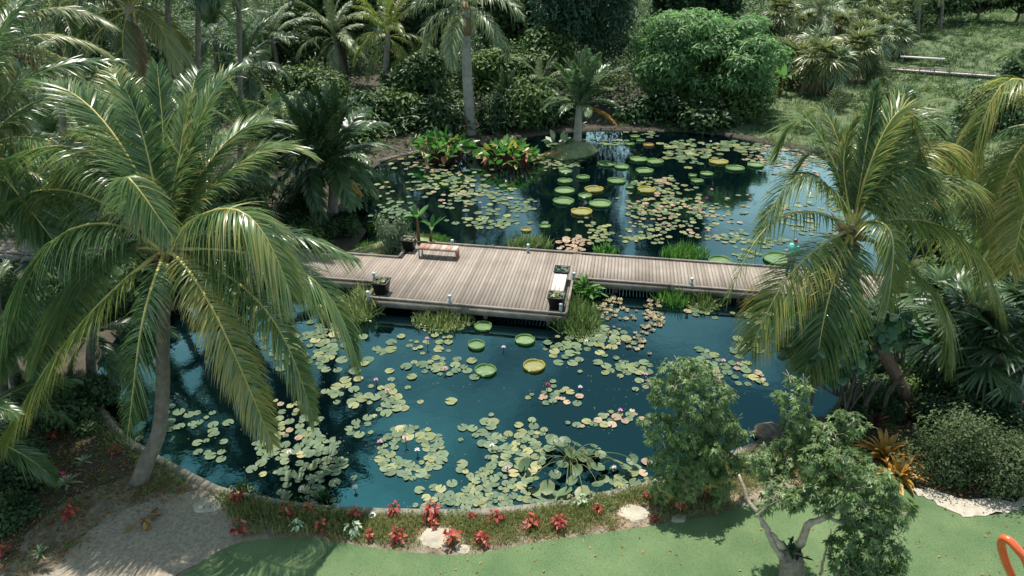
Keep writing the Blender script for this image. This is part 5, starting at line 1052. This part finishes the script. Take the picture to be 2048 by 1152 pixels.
# ------------------------------------------------------------------ lily pads
def pad_mesh(m, seed, curl=0.0, lob=18):
    rg = np.random.default_rng(seed); nt2 = .14 + .1 * rg.random(); th = np.linspace(nt2, 2 * math.pi - nt2, lob); r = 1 + .035 * rg.normal(size=lob); z = .02 * np.sin(th * 3 + rg.random() * 6) + .015 * rg.normal(size=lob) + curl * np.abs(rg.normal(size=lob))
    V = [(0.0, 0, 0)]; V += [(.6 * math.cos(t) * a, .6 * math.sin(t) * a, .006 + .3 * c) for t, a, c in zip(th, r, z)]; V += [(math.cos(t) * a, math.sin(t) * a, .0 + c + .01) for t, a, c in zip(th, r, z)]
    tr = [(0, 1 + i, 2 + i) for i in range(lob - 1)]; q = [(1 + i, 1 + lob + i, 2 + lob + i, 2 + i) for i in range(lob - 1)]
    mb = MB(); mb.add(V, quads=q, tris=tr, va=np.r_[.3, np.full(lob, .42), np.clip(.62 + .25 * rg.normal(size=lob), 0, 1)]); return mb
PADK = {'g': 'pad_g', 'y': 'pad_y', 'p': 'pad_p', 'b': 'pad_b'}
PADM = {k: [pad_mesh(m, i * 7 + ord(k), .25 if k == 'b' else 0.0) for i in range(4)] for k, m in PADK.items()}
PADME = {k: [b.mesh('lily_pad', PADK[k], True) for b in v] for k, v in PADM.items()}
CNAME = {'g': 'green', 'y': 'yellow green', 'p': 'pinkish brown', 'b': 'curled bronze'}
# (phrase, px ellipse cx, cy, rx, ry, count, pad px size, mix, ring)
CL = [('in the dense patch left of the near pond coping', 600, 935, 96, 70, 96, 24, 'ggggggy', 0), ('in the ring of pads in front of middle bed', 822, 905, 66, 54, 62, 25, 'gggggy', .45), ('in the strip before the coping under the ring', 870, 985, 110, 34, 16, 24, 'gggy', 0),
      ('in the big mixed patch right of the ring', 1005, 935, 80, 84, 110, 24, 'ggggyy', 0), ('along the coping below the water lotus', 1060, 998, 150, 22, 40, 26, 'gggy', 0), ('near the coping left of young tree', 1265, 950, 45, 32, 14, 26, 'gypy', 0),
      ('in the long diagonal patch below the wide reed clump', 770, 765, 105, 66, 52, 26, 'gggyyg', 0), ('in the small group left of the two lower giant pads', 890, 742, 46, 32, 19, 23, 'ggy', 0), ('in the patch under right fronds of left palm', 615, 695, 92, 48, 56, 26, 'gggggy', 0),
      ('on the dark water beneath left coconut palm', 440, 830, 60, 62, 18, 24, 'g', 0), ('beside the left palm trunk', 300, 860, 52, 40, 11, 26, 'g', 0), ('scattered near the lower left reed tuft', 570, 835, 60, 45, 20, 18, 'gppy', 0),
      ('in the group right of the two lower giant pads', 1125, 785, 75, 26, 20, 22, 'ggyp', 0), ('in the line above the water lotus', 1225, 838, 70, 18, 20, 21, 'gypp', 0), ('in the oval patch left of young tree top', 1265, 758, 42, 28, 24, 23, 'gggy', 0),
      ('in the broad patch below the corner reed clump', 1175, 692, 80, 44, 56, 23, 'gggy', 0), ('in curled bronze rafts off the right walkway', 1245, 640, 66, 44, 70, 13, 'bbbb', 0), ('in the curled bronze raft beside reed clump', 1320, 618, 20, 28, 30, 14, 'bbb', 0),
      ('in the patch right of young tree top', 1440, 715, 62, 45, 40, 23, 'ggggy', 0), ('beside the right walkway reeds', 1455, 622, 62, 26, 24, 20, 'ggyp', 0), ('under the boardwalk left of tall reeds', 668, 590, 42, 24, 24, 19, 'gggy', 0),
      ('around the foot of wide reed clump', 860, 690, 45, 22, 16, 20, 'gyy', 0), ('close by the right bank stems', 1500, 745, 28, 22, 9, 20, 'gpy', 0), ('by itself on the open middle water', 700, 880, 40, 30, 8, 23, 'g', 0),
      ('in the far left band behind the bench', 865, 365, 140, 46, 190, 15, 'ggyygp', 0), ('in the far patch above the middle kerb', 1000, 432, 85, 38, 76, 18, 'gggy', 0), ('in pink patch by the small broad reed clump', 1160, 492, 36, 14, 26, 17, 'ppp', 0),
      ('in the wide far right band', 1395, 420, 150, 48, 210, 14, 'ggyyp', 0), ('in the dense far patch with white flowers', 1408, 306, 76, 24, 100, 20, 'ggy', 0), ('in the far grey mat behind right palm', 1590, 318, 95, 34, 240, 12, 'ggp', 0),
      ('near the grass island', 1240, 276, 70, 12, 26, 14, 'gy', 0), ('below the grass island', 1110, 332, 60, 14, 40, 13, 'ggy', 0), ('beyond the right walkway', 1500, 490, 70, 30, 46, 17, 'gyy', 0), ('left of the far pond palms', 790, 420, 60, 30, 26, 16, 'gg', 0), ('in far yellow scatter around the giant pads', 1290, 440, 70, 40, 50, 15, 'yyg', 0),
      ('in the far lily patch beside the giant pads', 1330, 372, 40, 15, 40, 16, 'gyp', 0), ('in far band under right palm crown', 1640, 430, 110, 50, 70, 16, 'gyy', 0), ('in the far strip left of small broad reeds', 1200, 455, 60, 26, 36, 15, 'gyy', 0)]
GIANT = [(966, 655, 35, 'g'), (953, 692, 33, 'g'), (1050, 682, 37, 'g'), (971, 743, 40, 'g'), (1068, 734, 41, 'y'),
         (1163, 425, 40, 'y'), (1200, 409, 42, 'g'), (1127, 404, 40, 'g'), (1170, 393, 26, 'g'), (1129, 383, 37, 'g'), (1188, 380, 36, 'y'), (1130, 363, 28, 'g'), (1166, 356, 25, 'g'), (1131, 344, 26, 'g'), (1233, 363, 34, 'g'), (1259, 376, 16, 'g'), (1293, 381, 35, 'y'), (1289, 343, 34, 'g'),
         (1213, 329, 34, 'g'), (1243, 335, 29, 'g'), (1277, 320, 33, 'g'), (1310, 324, 33, 'g'), (1270, 274, 18, 'g'), (1281, 282, 17, 'g'), (1259, 289, 19, 'g'), (1297, 291, 20, 'o'), (1437, 325, 35, 'y'), (1470, 338, 35, 'g'), (1511, 331, 32, 'g'), (1413, 349, 24, 'g'), (1385, 352, 16, 'g'), (1394, 363, 23, 'g'),
         (1440, 524, 44, 'g'), (1558, 520, 60, 'g'), (1052, 461, 20, 'y'), (1090, 454, 21, 'g'), (1196, 688, 0, 'g')]
gxy = np.array([[*at(a, b, 0)[:2], s / 2 * proj(at(a, b, 0))[2] / F_PX] for a, b, s, k in GIANT if s])
reedxy = np.array([[*at(a, b, 0)[:2], r_] for a, b, r_ in [(728, 615, .6), (886, 640, .8), (1150, 640, .8), (890, 318, 1.8), (1017, 328, 1.8), (1168, 590, .45)]])
allp = []; pr = np.random.default_rng(21)
taken = np.zeros((0, 3))
for ci, (ph, cx, cy, rx, ry, n, spx, mix, ring) in enumerate(CL):
    got = 0; tries = 0; seeds = [(pr.random() * 6.283, math.sqrt(pr.random())) for _ in range(max(2, n // 9))]
    while got < n and tries < n * 40:
        tries += 1; t = pr.random() * 6.283; r = math.sqrt(pr.random() * (1 - ring ** 2) + ring ** 2); wob = 1 + .25 * math.sin(3 * t + ci) + .12 * math.sin(7 * t + 2 * ci)
        if ring: wob = 1; px, py = cx + math.cos(t) * r * rx * wob, cy + math.sin(t) * r * ry * wob
        elif pr.random() < .10: px, py = cx + math.cos(t) * r * rx * wob * 1.1, cy + math.sin(t) * r * ry * wob * 1.1
        else:
            st_, sr_ = seeds[int(pr.random() * len(seeds))]; wob = 1 + .25 * math.sin(3 * st_ + ci)
            g_ = (.13 + .5 / len(seeds) ** .5) * .66; px, py = cx + (math.cos(st_) * sr_ * wob + pr.normal() * g_) * rx, cy + (math.sin(st_) * sr_ * wob + pr.normal() * g_) * ry
        p = at(px, py, 0); s = spx * .84 * (.5 + .7 * pr.random() ** .8) / 2 * proj(p)[2] / F_PX
        if sdist(p[None, :2], pond)[0] > -.05 - s * .8: continue
        dd = (p[:2] - DO[:2]); uu, ww = dd @ DU[:2], dd @ DW[:2]
        if (-.15 < ww < 2.5 and uu > -2.8) or (-3.15 < ww < 2.5 and -10.3 < uu <= -2.5) or (-1.9 < ww < .75 and uu < -10): continue
        if inpoly(p[None, :2], isl1)[0] or inpoly(p[None, :2], isl2)[0]: continue
        if (np.hypot(gxy[:, 0] - p[0], gxy[:, 1] - p[1]) < gxy[:, 2] + s * .8).any() or (np.hypot(reedxy[:, 0] - p[0], reedxy[:, 1] - p[1]) < reedxy[:, 2] * .8).any(): continue
        if len(taken) and (np.hypot(taken[:, 0] - p[0], taken[:, 1] - p[1]) < (taken[:, 2] + s) * (.62 if spx > 23 or spx <= 16 else .7)).any(): continue
        taken = np.r_[taken, [[p[0], p[1], s]]]; k = mix[int(pr.random() * len(mix))]; allp.append((s * F_PX / proj(p)[2], ci, px, py, p, s, k)); got += 1
allp.sort(key=lambda a: -a[0]); ind, rest = allp[:295], allp[295:]
from collections import defaultdict
grp = defaultdict(list)
for a in ind: grp[(a[1], a[6])].append(a)
lab = {}
for (ci, k), L_ in grp.items():
    ph = CL[ci][0]; nm = CNAME[k]
    if len(L_) == 1: lab[id(L_[0])] = f'only {nm} lily pad {ph}'; continue
    left = list(L_)
    for word, key in (('leftmost', lambda a: a[2]), ('rightmost', lambda a: -a[2]), ('nearest', lambda a: -a[3]), ('farthest', lambda a: a[3]), ('broadest', lambda a: -a[5])):
        if len(left) > 1 or word == 'leftmost':
            b = min(left, key=key); left.remove(b); lab[id(b)] = f'{word} {nm} lily pad {ph}'
        elif left: b = left.pop(); lab[id(b)] = f'middle {nm} lily pad {ph}'
    for b in left: lab[id(b)] = f'inner {nm} lily pad {ph}'
for j, a in enumerate(ind):
    o = link('lily_pad', PADME[a[6]][j % 4], None, (a[4][0], a[4][1], .012 + .006 * (j % 5)), (pr.normal() * .02, pr.normal() * .02, pr.random() * 6.28), a[5])
    tag(o, lab[id(a)], 'lily pad', CNAME[a[6]] + ' lily pads ' + CL[a[1]][0])
mb = MB(); order = ['g', 'y', 'p', 'b']
for j, a in enumerate(rest):
    b = PADM[a[6]][j % 4]; t = pr.random() * 6.283; c, s_ = math.cos(t), math.sin(t); V = np.concatenate(b.v) * a[5]; V = np.c_[V[:, 0] * c - V[:, 1] * s_, V[:, 0] * s_ + V[:, 1] * c, V[:, 2]] + np.array([a[4][0], a[4][1], .012 + .006 * (j % 5)])
    mb.add(V, quads=np.concatenate(b.q), tris=np.concatenate(b.t), mi=order.index(a[6]), va=np.clip(np.concatenate(b.a) + pr.normal() * .3, 0, 1))
o = mb.obj('lily_pads', [PADK[k] for k in order], smooth=True); o['kind'] = 'stuff'; tag(o, 'drifts of small lily pads spread over the far pond', 'lily pads')

# specks of floating debris
mb = MB(); dq = []
while len(dq) < 320:
    ci = int(pr.random() * 24); ph, cx, cy, rx, ry = CL[ci][:5]; p = at(cx + pr.normal() * rx, cy + pr.normal() * ry, .008); dd = p[:2] - DO[:2]; uu, ww = dd @ DU[:2], dd @ DW[:2]
    if sdist(p[None, :2], pond)[0] < -.3 and not (-3.3 < ww < 2.6): dq.append(p)
dq = np.array(dq); leaves(mb, dq, rng.normal(size=(len(dq), 3)) * .1 + [0, 0, 1], .06, .03, fold=.02); o = mb.obj('floating_debris', 'debris'); o['kind'] = 'stuff'; tag(o, 'specks of dead leaf floating between the lily pads', 'floating leaves')
# giant rimmed pads
GL = {0: 'green giant lily pad nearest the platform edge', 1: 'green giant lily pad left of three in the near pond', 2: 'green giant lily pad right in the near pond below corner reeds', 3: 'large green giant pad, lowest left of the near pond', 4: 'yellow giant lily pad lowest right in the near pond',
      5: 'yellow giant lily pad closest to the boardwalk in the far pond', 6: 'widest green giant pad right of the front yellow one', 7: 'green giant pad left of the front far pond row', 8: 'small green giant pad between the two front green ones', 9: 'green giant pad above the front left one',
      10: 'yellow giant pad above the small green one', 11: 'green giant pad third from front in left column', 12: 'small green giant pad alone left of sky reflection', 13: 'green giant pad topping the left column', 14: 'green giant pad with notched rim beside sky reflection', 15: 'tiny giant pad in front of the sky reflection',
      16: 'yellow rimmed giant pad touching the far lily patch', 17: 'green giant pad below the upper pair', 18: 'green giant pad leftmost of the upper row', 19: 'green giant pad overlapping sky reflection in upper row', 20: 'green giant pad, left of the upper pair', 21: 'pale green giant pad, right of the upper pair',
      22: 'farthest green giant pad under the far bank', 23: 'green giant pad just below the farthest one', 24: 'green giant pad left of the orange one', 25: 'orange giant pad near the far bank', 26: 'yellow giant pad at edge of the white flowered patch', 27: 'green giant pad right below the yellow one by white flowers', 28: 'green giant pad nearest the right coconut palm',
      29: 'green giant pad, largest of the small trio', 30: 'smallest giant pad of the small trio', 31: 'giant pad lowest of the small trio', 32: 'giant pad half hidden behind the right walkway kerb', 33: 'largest giant pad beside the person on the walkway', 34: 'small yellow giant pad behind the far reed clump', 35: 'small green giant pad right of the small yellow one'}
def giant(i, px, py, spx, k):
    p = at(px, py, 0); r = spx / 2 * proj(p)[2] / F_PX; e = empty('giant_lily_pad', (p[0], p[1], 0), GL[i], 'giant lily pad', 'giant rimmed lily pads'); rg = np.random.default_rng(i)
    n = 36; th = np.linspace(.05, 2 * math.pi - .05, n); rr = r * (1 + .015 * rg.normal(size=n) + .03 * np.sin(2 * th + rg.random() * 6)); rot = rg.random() * 6.28; h = .085 + .05 * min(r, .6)
    hh = h * (1 - .5 * np.exp(-((th - math.pi) / .12) ** 2)) * (1 - .7 * np.exp(-(np.minimum(th, 2 * math.pi - th) / .12) ** 2)); c, s_ = np.cos(th + rot), np.sin(th + rot)
    mb = MB(); V = np.concatenate([[[0, 0, .03]], np.c_[c * rr * .5, s_ * rr * .5, .028 + .008 * rg.normal(size=n)], np.c_[c * rr * .97, s_ * rr * .97, np.full(n, .02)]])
    mb.add(V, tris=[(0, 1 + a, 1 + (a + 1) % n) for a in range(n)], quads=[(1 + a, 1 + n + a, 1 + n + (a + 1) % n, 1 + (a + 1) % n) for a in range(n)], va=np.r_[.8, .5 + .2 * rg.random(n), .4 * np.ones(n)]); mb.obj('platter', 'giant' if k == 'g' else 'giant_y', e, smooth=True)
    mb = MB(); rings = [(.96, -.01, 0), (1.0, -.01, 0), (1.045, 1, 0), (1.02, 1, 0), (.975, .03, 0)]
    V = np.concatenate([np.c_[c * rr * a, s_ * rr * a, (hh if b == 1 else np.full(n, b))] for a, b, _ in rings]); q = []
    for kk in range(4):
        for a in range(n): j = (a + 1) % n; q.append((kk * n + a, kk * n + j, (kk + 1) * n + j, (kk + 1) * n + a))
    mb.add(V, quads=q, va=np.concatenate([rg.random(n) * .4 + .3 for _ in rings])); mb.obj('rim', 'rim_g' if k == 'g' else 'rim_y' if k == 'y' else 'orange_frond', e, smooth=True)
for i, a in enumerate(GIANT):
    if a[2]: giant(i, *a)

# water lotus: raised leaves on arching stalks
e = empty('water_lotus', at(1140, 925, 0), 'water lotus with large raised leaves on arching stalks by the coping', 'water lotus'); b0 = np.array(e.location); ms, = (MB(),)
for i, (px, py, s) in enumerate([(1105, 880, .22), (1128, 885, .24), (1155, 892, .25), (1100, 898, .2), (1178, 905, .22), (1200, 910, .2), (1165, 912, .24), (1140, 905, .22), (1195, 935, .24), (1155, 940, .2), (1125, 930, .2), (1180, 928, .2), (1265, 920, .2), (1250, 935, .2), (1235, 925, .18), (1110, 950, .2), (1095, 975, .24), (1130, 985, .26), (1195, 970, .2), (1165, 985, .24), (1065, 960, .22), (1050, 930, .26), (1190, 895, .2), (1215, 925, .18), (1145, 962, .2)]):
    p = at(px, py, .22) - b0; me = PADM['g'][i % 4]; mb = MB(); V = np.concatenate(me.v) * s * .82; V[:, 2] += (np.hypot(V[:, 0], V[:, 1]) / s) ** 2 * s * .22; mb.add(V, quads=np.concatenate(me.q), tris=np.concatenate(me.t), va=np.clip(np.concatenate(me.a) + rng.normal() * .1, 0, 1))
    o = mb.obj('leaf', 'pad_g', e, p, smooth=True); o.rotation_euler = (rng.normal() * .3, rng.normal() * .3, rng.random() * 6.28)
    tube(ms, bez((rng.normal() * .06, rng.normal() * .06, -.05), p * .55 + [0, 0, .3], p, 9), .008, 5, cap=False)
for i in range(7):
    a = rng.random() * 6.28; tip = np.array([math.cos(a) * rng.uniform(.4, .9), math.sin(a) * rng.uniform(.4, .9), .02]); tube(ms, bez((0, 0, 0), tip * .5 + [0, 0, .3], tip, 9), .007, 5, cap=False)
ms.obj('stalk', 'pad_y', e)

# lily flowers
def flower(px, py, m, h, label, s=.09):
    p = at(px, py, 0); e = empty('water_lily_flower', p, label, 'water lily flower', 'water lily flowers'); mb = MB(); n = 14; a = np.arange(n) * 2.4; el = np.radians(np.linspace(80, 25, n)); D = np.c_[np.cos(a) * np.cos(el), np.sin(a) * np.cos(el), np.sin(el)]
    strips(mb, np.repeat([[0, 0, h]], n, 0), D, unit(np.cross(D, UP)), s, s * .38, .05, segs=3, prof='leaf'); mb.obj('petals', m, e)
    mb = MB(); tube(mb, [(0, 0, -.05), (0, 0, h)], .01, 5); mb.obj('stalk', 'stem_maroon', e)
FL = [(582, 923, 'w', .3, 'white lily flower on tall stalk at left dense patch'), (605, 986, 'w', .12, 'white lily flower near coping in left dense patch'), (711, 982, 'w', .1, 'white lily bud near the coping strip'), (835, 908, 'w', .12, 'white lily flower inside the ring of pads'), (812, 888, 'p', .2, 'pale pink lily flower at top of the ring'), (760, 890, 'p', .1, 'pink lily bud at left edge of the ring'),
      (984, 900, 'w', .15, 'white lily flower left in the big mixed patch'), (1015, 945, 'p', .15, 'pale pink lily flower in the middle of mixed patch'), (1228, 943, 'w', .12, 'white lotus flower beside the young tree'), (753, 770, 'p', .18, 'pink lily flower in the long diagonal patch, right'), (775, 787, 'p', .1, 'pink lily bud in the long diagonal patch, lower'), (855, 690, 'p', .25, 'lilac lily flower by foot of the wide reeds'),
      (890, 745, 'p', .15, 'pink lily flower in the small group by giant pads'), (1007, 700, 'w', .1, 'white giant lily bud between the giant pads'), (1095, 785, 'm', .3, 'magenta lily flower right of lower giant pads'), (1160, 778, 'w', .05, 'white lily flower lying right of lower giant pads'), (1172, 690, 'w', .15, 'white lily flower in patch below corner reeds'), (1290, 760, 'p', .2, 'pink lily flower in the oval patch'),
      (1445, 730, 'p', .15, 'pink lily flower right of the young tree top'), (1240, 825, 'p', .06, 'pink lily flower in the line above the lotus'), (1150, 487, 'p', .15, 'lilac lily flower in the pink patch'), (1131, 353, 'w', .15, 'white flower below the top of left giant pad column'), (1167, 402, 'w', .15, 'white flower beside small giant pad'), (870, 345, 'm', .12, 'magenta lily flower in the far left band'),
      (950, 350, 'w', .12, 'white lily flower below right water canna'), (1420, 292, 'w', .3, 'white flower at top of the dense far patch'), (1405, 298, 'w', .3, 'white flower left in the dense far patch'), (1432, 297, 'w', .3, 'white flower right in the dense far patch'), (1384, 305, 'w', .15, 'white flower at the left of dense far patch'), (1412, 402, 'm', .12, 'magenta lily flower in the wide far right band'), (1422, 384, 'p', .12, 'pink lily flower at the top of the wide far right band'), (1325, 455, 'p', .15, 'pink lily flower at bottom of wide far right band'), (1415, 470, 'p', .2, 'pale pink lily flower behind right walkway'), (960, 412, 'p', .15, 'pale lily flower above the middle kerb'), (653, 568, 'm', .12, 'magenta lily flower below left boardwalk'), (512, 628, 'm', .12, 'magenta lily flower between left palm fronds')]
for a in FL: flower(a[0], a[1], {'w': 'white_petal', 'p': 'pink_petal', 'm': 'magenta'}[a[2]], a[3], a[4], .13 if a[1] < 520 else .1)

# ------------------------------------------------------------------ far walkway with handrail
e = empty('far_walkway', gpt(1870, 150), 'grey timber walkway with handrail crossing the far meadow', 'walkway'); b0 = np.array(e.location)
a, b = gpt(1735, 140), gpt(1990, 158); d = unit(b - a); nn = np.array([-d[1], d[0], 0]); mb = MB(); L_ = np.linalg.norm(b - a); k = int(L_ / .16)
for i in range(k): box(mb, a + (b - a) * (i + .5) / k + UP * .25 - b0, d * .07, nn * .8, UP * .02, va=rng.random())
mb.obj('deck_boards', 'bench_white', e)
for s_ in (-.8, .8):
    mb = MB(); box(mb, (a + b) / 2 + nn * s_ + UP * .32 - b0, (b - a) / 2, nn * .05, UP * .06); mb.obj('kerb_rail', 'deck_edge', e)
a2, b2 = gpt(1808, 148), gpt(1895, 152)
for zz, rr in ((.8, .07),):
    mb = MB(); box(mb, (a2 + b2) / 2 + UP * zz - b0 + nn * -.9, (b2 - a2) / 2, nn * .07, UP * .04); mb.obj('handrail', 'deck_edge', e)
for f in (0, .33, .66, 1):
    mb = MB(); p = a2 + (b2 - a2) * f + nn * -.9; box(mb, p + UP * .4 - b0, d * .05, nn * .05, UP * .38); mb.obj('post', 'deck_edge', e)
e = empty('bench', gpt(1840, 132), 'pale weathered bench beside the far walkway', 'bench'); mb = MB(); box(mb, UP * .85, d * 2.1, nn * .32, UP * .07); mb.obj('seat', 'bench_white', e)
for s_ in (-1.8, 0, 1.8):
    mb = MB(); box(mb, d * s_ + UP * .39, d * .07, nn * .22, UP * .4); mb.obj('leg', 'deck_edge', e)

# ------------------------------------------------------------------ orange tube frame at the lower right corner
ob = gpt(2075, 1260)
e = empty('tube_frame', ob, 'glossy orange bent tube frame on the lawn at bottom right corner', 'tube frame')
T1 = lambda px, py, dy: atY(px, py, ob[1] + dy) - ob
mb = MB(); tube(mb, spline([T1(2052, 1260, .25), T1(2030, 1170, .3), T1(2012, 1125, .35), T1(2003, 1094, .38), T1(2006, 1079, .33), T1(2017, 1080, .25), T1(2036, 1100, .1), T1(2052, 1122, 0), T1(2064, 1160, -.05), T1(2075, 1215, -.05), T1(2085, 1262, 0)], 60), .075, 16); mb.obj('hoop', 'orange', e, smooth=True)
mb = MB(); tube(mb, spline([T1(2048, 1115, .02), T1(2070, 1110, .3), T1(2100, 1120, .5), T1(2110, 1230, .6)], 30), .06, 14); mb.obj('brace', 'orange', e, smooth=True)

# ------------------------------------------------------------------ the person on the right walkway
def skin_fig(name, verts, edges, rad, m, parent, lvl=2):
    me = bpy.data.meshes.new(name); me.from_pydata([tuple(v) for v in verts], edges, []); me.materials.append(M[m]); o = link(name, me, parent)
    md = o.modifiers.new('skin', 'SKIN'); md.use_smooth_shade = True
    for v, r in zip(me.skin_vertices[0].data, rad): v.radius = (r, r) if np.isscalar(r) else r
    me.skin_vertices[0].data[0].use_root = True
    s = o.modifiers.new('sub', 'SUBSURF'); s.levels = lvl; s.render_levels = lvl; return o
pp = at(1576, 553, DZ)
pe = empty('person', pp, 'person in aqua shirt and blue jeans standing on the right walkway', 'person'); pe.rotation_euler = (0, 0, R(-62))
# facing +y in its own frame (turned so that it looks to the right of the picture); height 1.66
bv = [(0, 0, .90), (0, .0, 1.05), (0, .01, 1.22), (0, .0, 1.36), (0, .01, 1.44), (0, .03, 1.50), (0, .04, 1.56), (0, .045, 1.62),
      (-.17, 0, 1.35), (-.21, .0, 1.10), (-.15, .22, 1.03), (-.12, .29, 1.04), (.17, 0, 1.35), (.21, .02, 1.10), (.14, .24, 1.05), (.11, .31, 1.06),
      (-.09, 0, .84), (-.1, .02, .48), (-.1, -.02, .09), (-.1, .11, .03), (.09, 0, .84), (.1, .02, .48), (.1, -.02, .09), (.1, .11, .03)]
be_ = [(0, 1), (1, 2), (2, 3), (3, 4), (4, 5), (5, 6), (6, 7), (3, 8), (8, 9), (9, 10), (10, 11), (3, 12), (12, 13), (13, 14), (14, 15), (0, 16), (16, 17), (17, 18), (18, 19), (0, 20), (20, 21), (21, 22), (22, 23)]
rad = [(.15, .11), (.14, .10), (.155, .11), (.14, .09), .055, (.07, .085), (.078, .095), (.055, .07), .06, .045, .034, .03, .06, .045, .034, .03, .085, .058, .042, .035, .085, .058, .042, .035]
fv, fe, fr_ = list(bv), list(be_), list(rad)
for s_, hv in ((-1, 11), (1, 15)):   # five fingers on each hand
    h0 = np.array(bv[hv])
    for i, (dx, l) in enumerate(((-.028, .05), (-.01, .06), (.01, .056), (.028, .045))):
        a = len(fv); fv += [tuple(h0 + [dx, .045, .0]), tuple(h0 + [dx, .045 + l * .6, -.012]), tuple(h0 + [dx, .045 + l * .75, -.035])]; fe += [(hv, a), (a, a + 1), (a + 1, a + 2)]; fr_ += [.010, .009, .007]
    a = len(fv); fv += [tuple(h0 + [-s_ * .035, .01, .02]), tuple(h0 + [-s_ * .045, .045, .03])]; fe += [(hv, a), (a, a + 1)]; fr_ += [.011, .009]
skin_fig('body', fv, fe, fr_, 'skin', pe)
sv = [(0, 0, .84), (0, 0, 1.05), (0, .01, 1.22), (0, 0, 1.37), (0, .01, 1.42), (-.17, 0, 1.355), (-.215, .0, 1.2), (-.22, .0, 1.13), (.17, 0, 1.355), (.215, .01, 1.2), (.22, .02, 1.13)]
skin_fig('shirt', sv, [(0, 1), (1, 2), (2, 3), (3, 4), (3, 5), (5, 6), (6, 7), (3, 8), (8, 9), (9, 10)], [(.19, .145), (.175, .135), (.18, .135), (.165, .11), (.075, .07), .078, .075, .078, .078, .075, .078], 'shirt', pe)
jv = [(0, 0, .92), (-.095, 0, .8), (-.1, .02, .48), (-.1, -.02, .07), (.095, 0, .8), (.1, .02, .48), (.1, -.02, .07)]
skin_fig('jeans', jv, [(0, 1), (1, 2), (2, 3), (0, 4), (4, 5), (5, 6)], [(.165, .125), .1, .075, .065, .1, .075, .065], 'jeans', pe)
for s_ in (-.1, .1):
    skin_fig('shoe', [(s_, -.05, .045), (s_, .05, .04), (s_, .15, .032)], [(0, 1), (1, 2)], [(.05, .045), (.05, .04), (.042, .03)], 'shoe', pe)
hv = [(0, .0, 1.63), (0, -.02, 1.68), (0, -.05, 1.60), (0, -.055, 1.52), (-.06, 0, 1.62), (.06, 0, 1.62)]
skin_fig('hair', hv, [(0, 1), (0, 2), (2, 3), (0, 4), (0, 5)], [(.085, .09), .05, .07, .045, .035, .035], 'hair', pe)
mb = MB()
for s_ in (-1, 1):
    tube(mb, [(s_ * .032, .125, 1.575), (s_ * .032, .135, 1.575)], [.011, .006], 8, mi=0)
mb.obj('eye', 'shoe', pe)
mb = MB(); tube(mb, [(0, .115, 1.575), (0, .142, 1.545), (0, .125, 1.535)], [.010, .014, .008], 6); mb.obj('nose', 'skin', pe, smooth=True)
mb = MB(); tube(mb, [(-.024, .122, 1.51), (0, .128, 1.508), (.024, .122, 1.51)], .005, 5); mb.obj('mouth', 'pinkleaf', pe)
for s_ in (-1, 1):
    mb = MB(); tube(mb, [(s_ * .082, .03, 1.595), (s_ * .092, .02, 1.575), (s_ * .084, .03, 1.545)], [.008, .014, .008], 6); mb.obj('ear', 'skin', pe, smooth=True)
mb = MB(); box(mb, (0, 0, 0), (.085, 0, 0), (0, .06, .015), (0, -.002, .006))
o = mb.obj('tablet', 'shoe'); o.location = Matrix.Rotation(R(-62), 3, 'Z') @ Vector((0, .36, 1.055)) + Vector(pp); o.rotation_euler = (0, 0, R(-62)); tag(o, 'small dark tablet held by the person in aqua shirt', 'tablet')
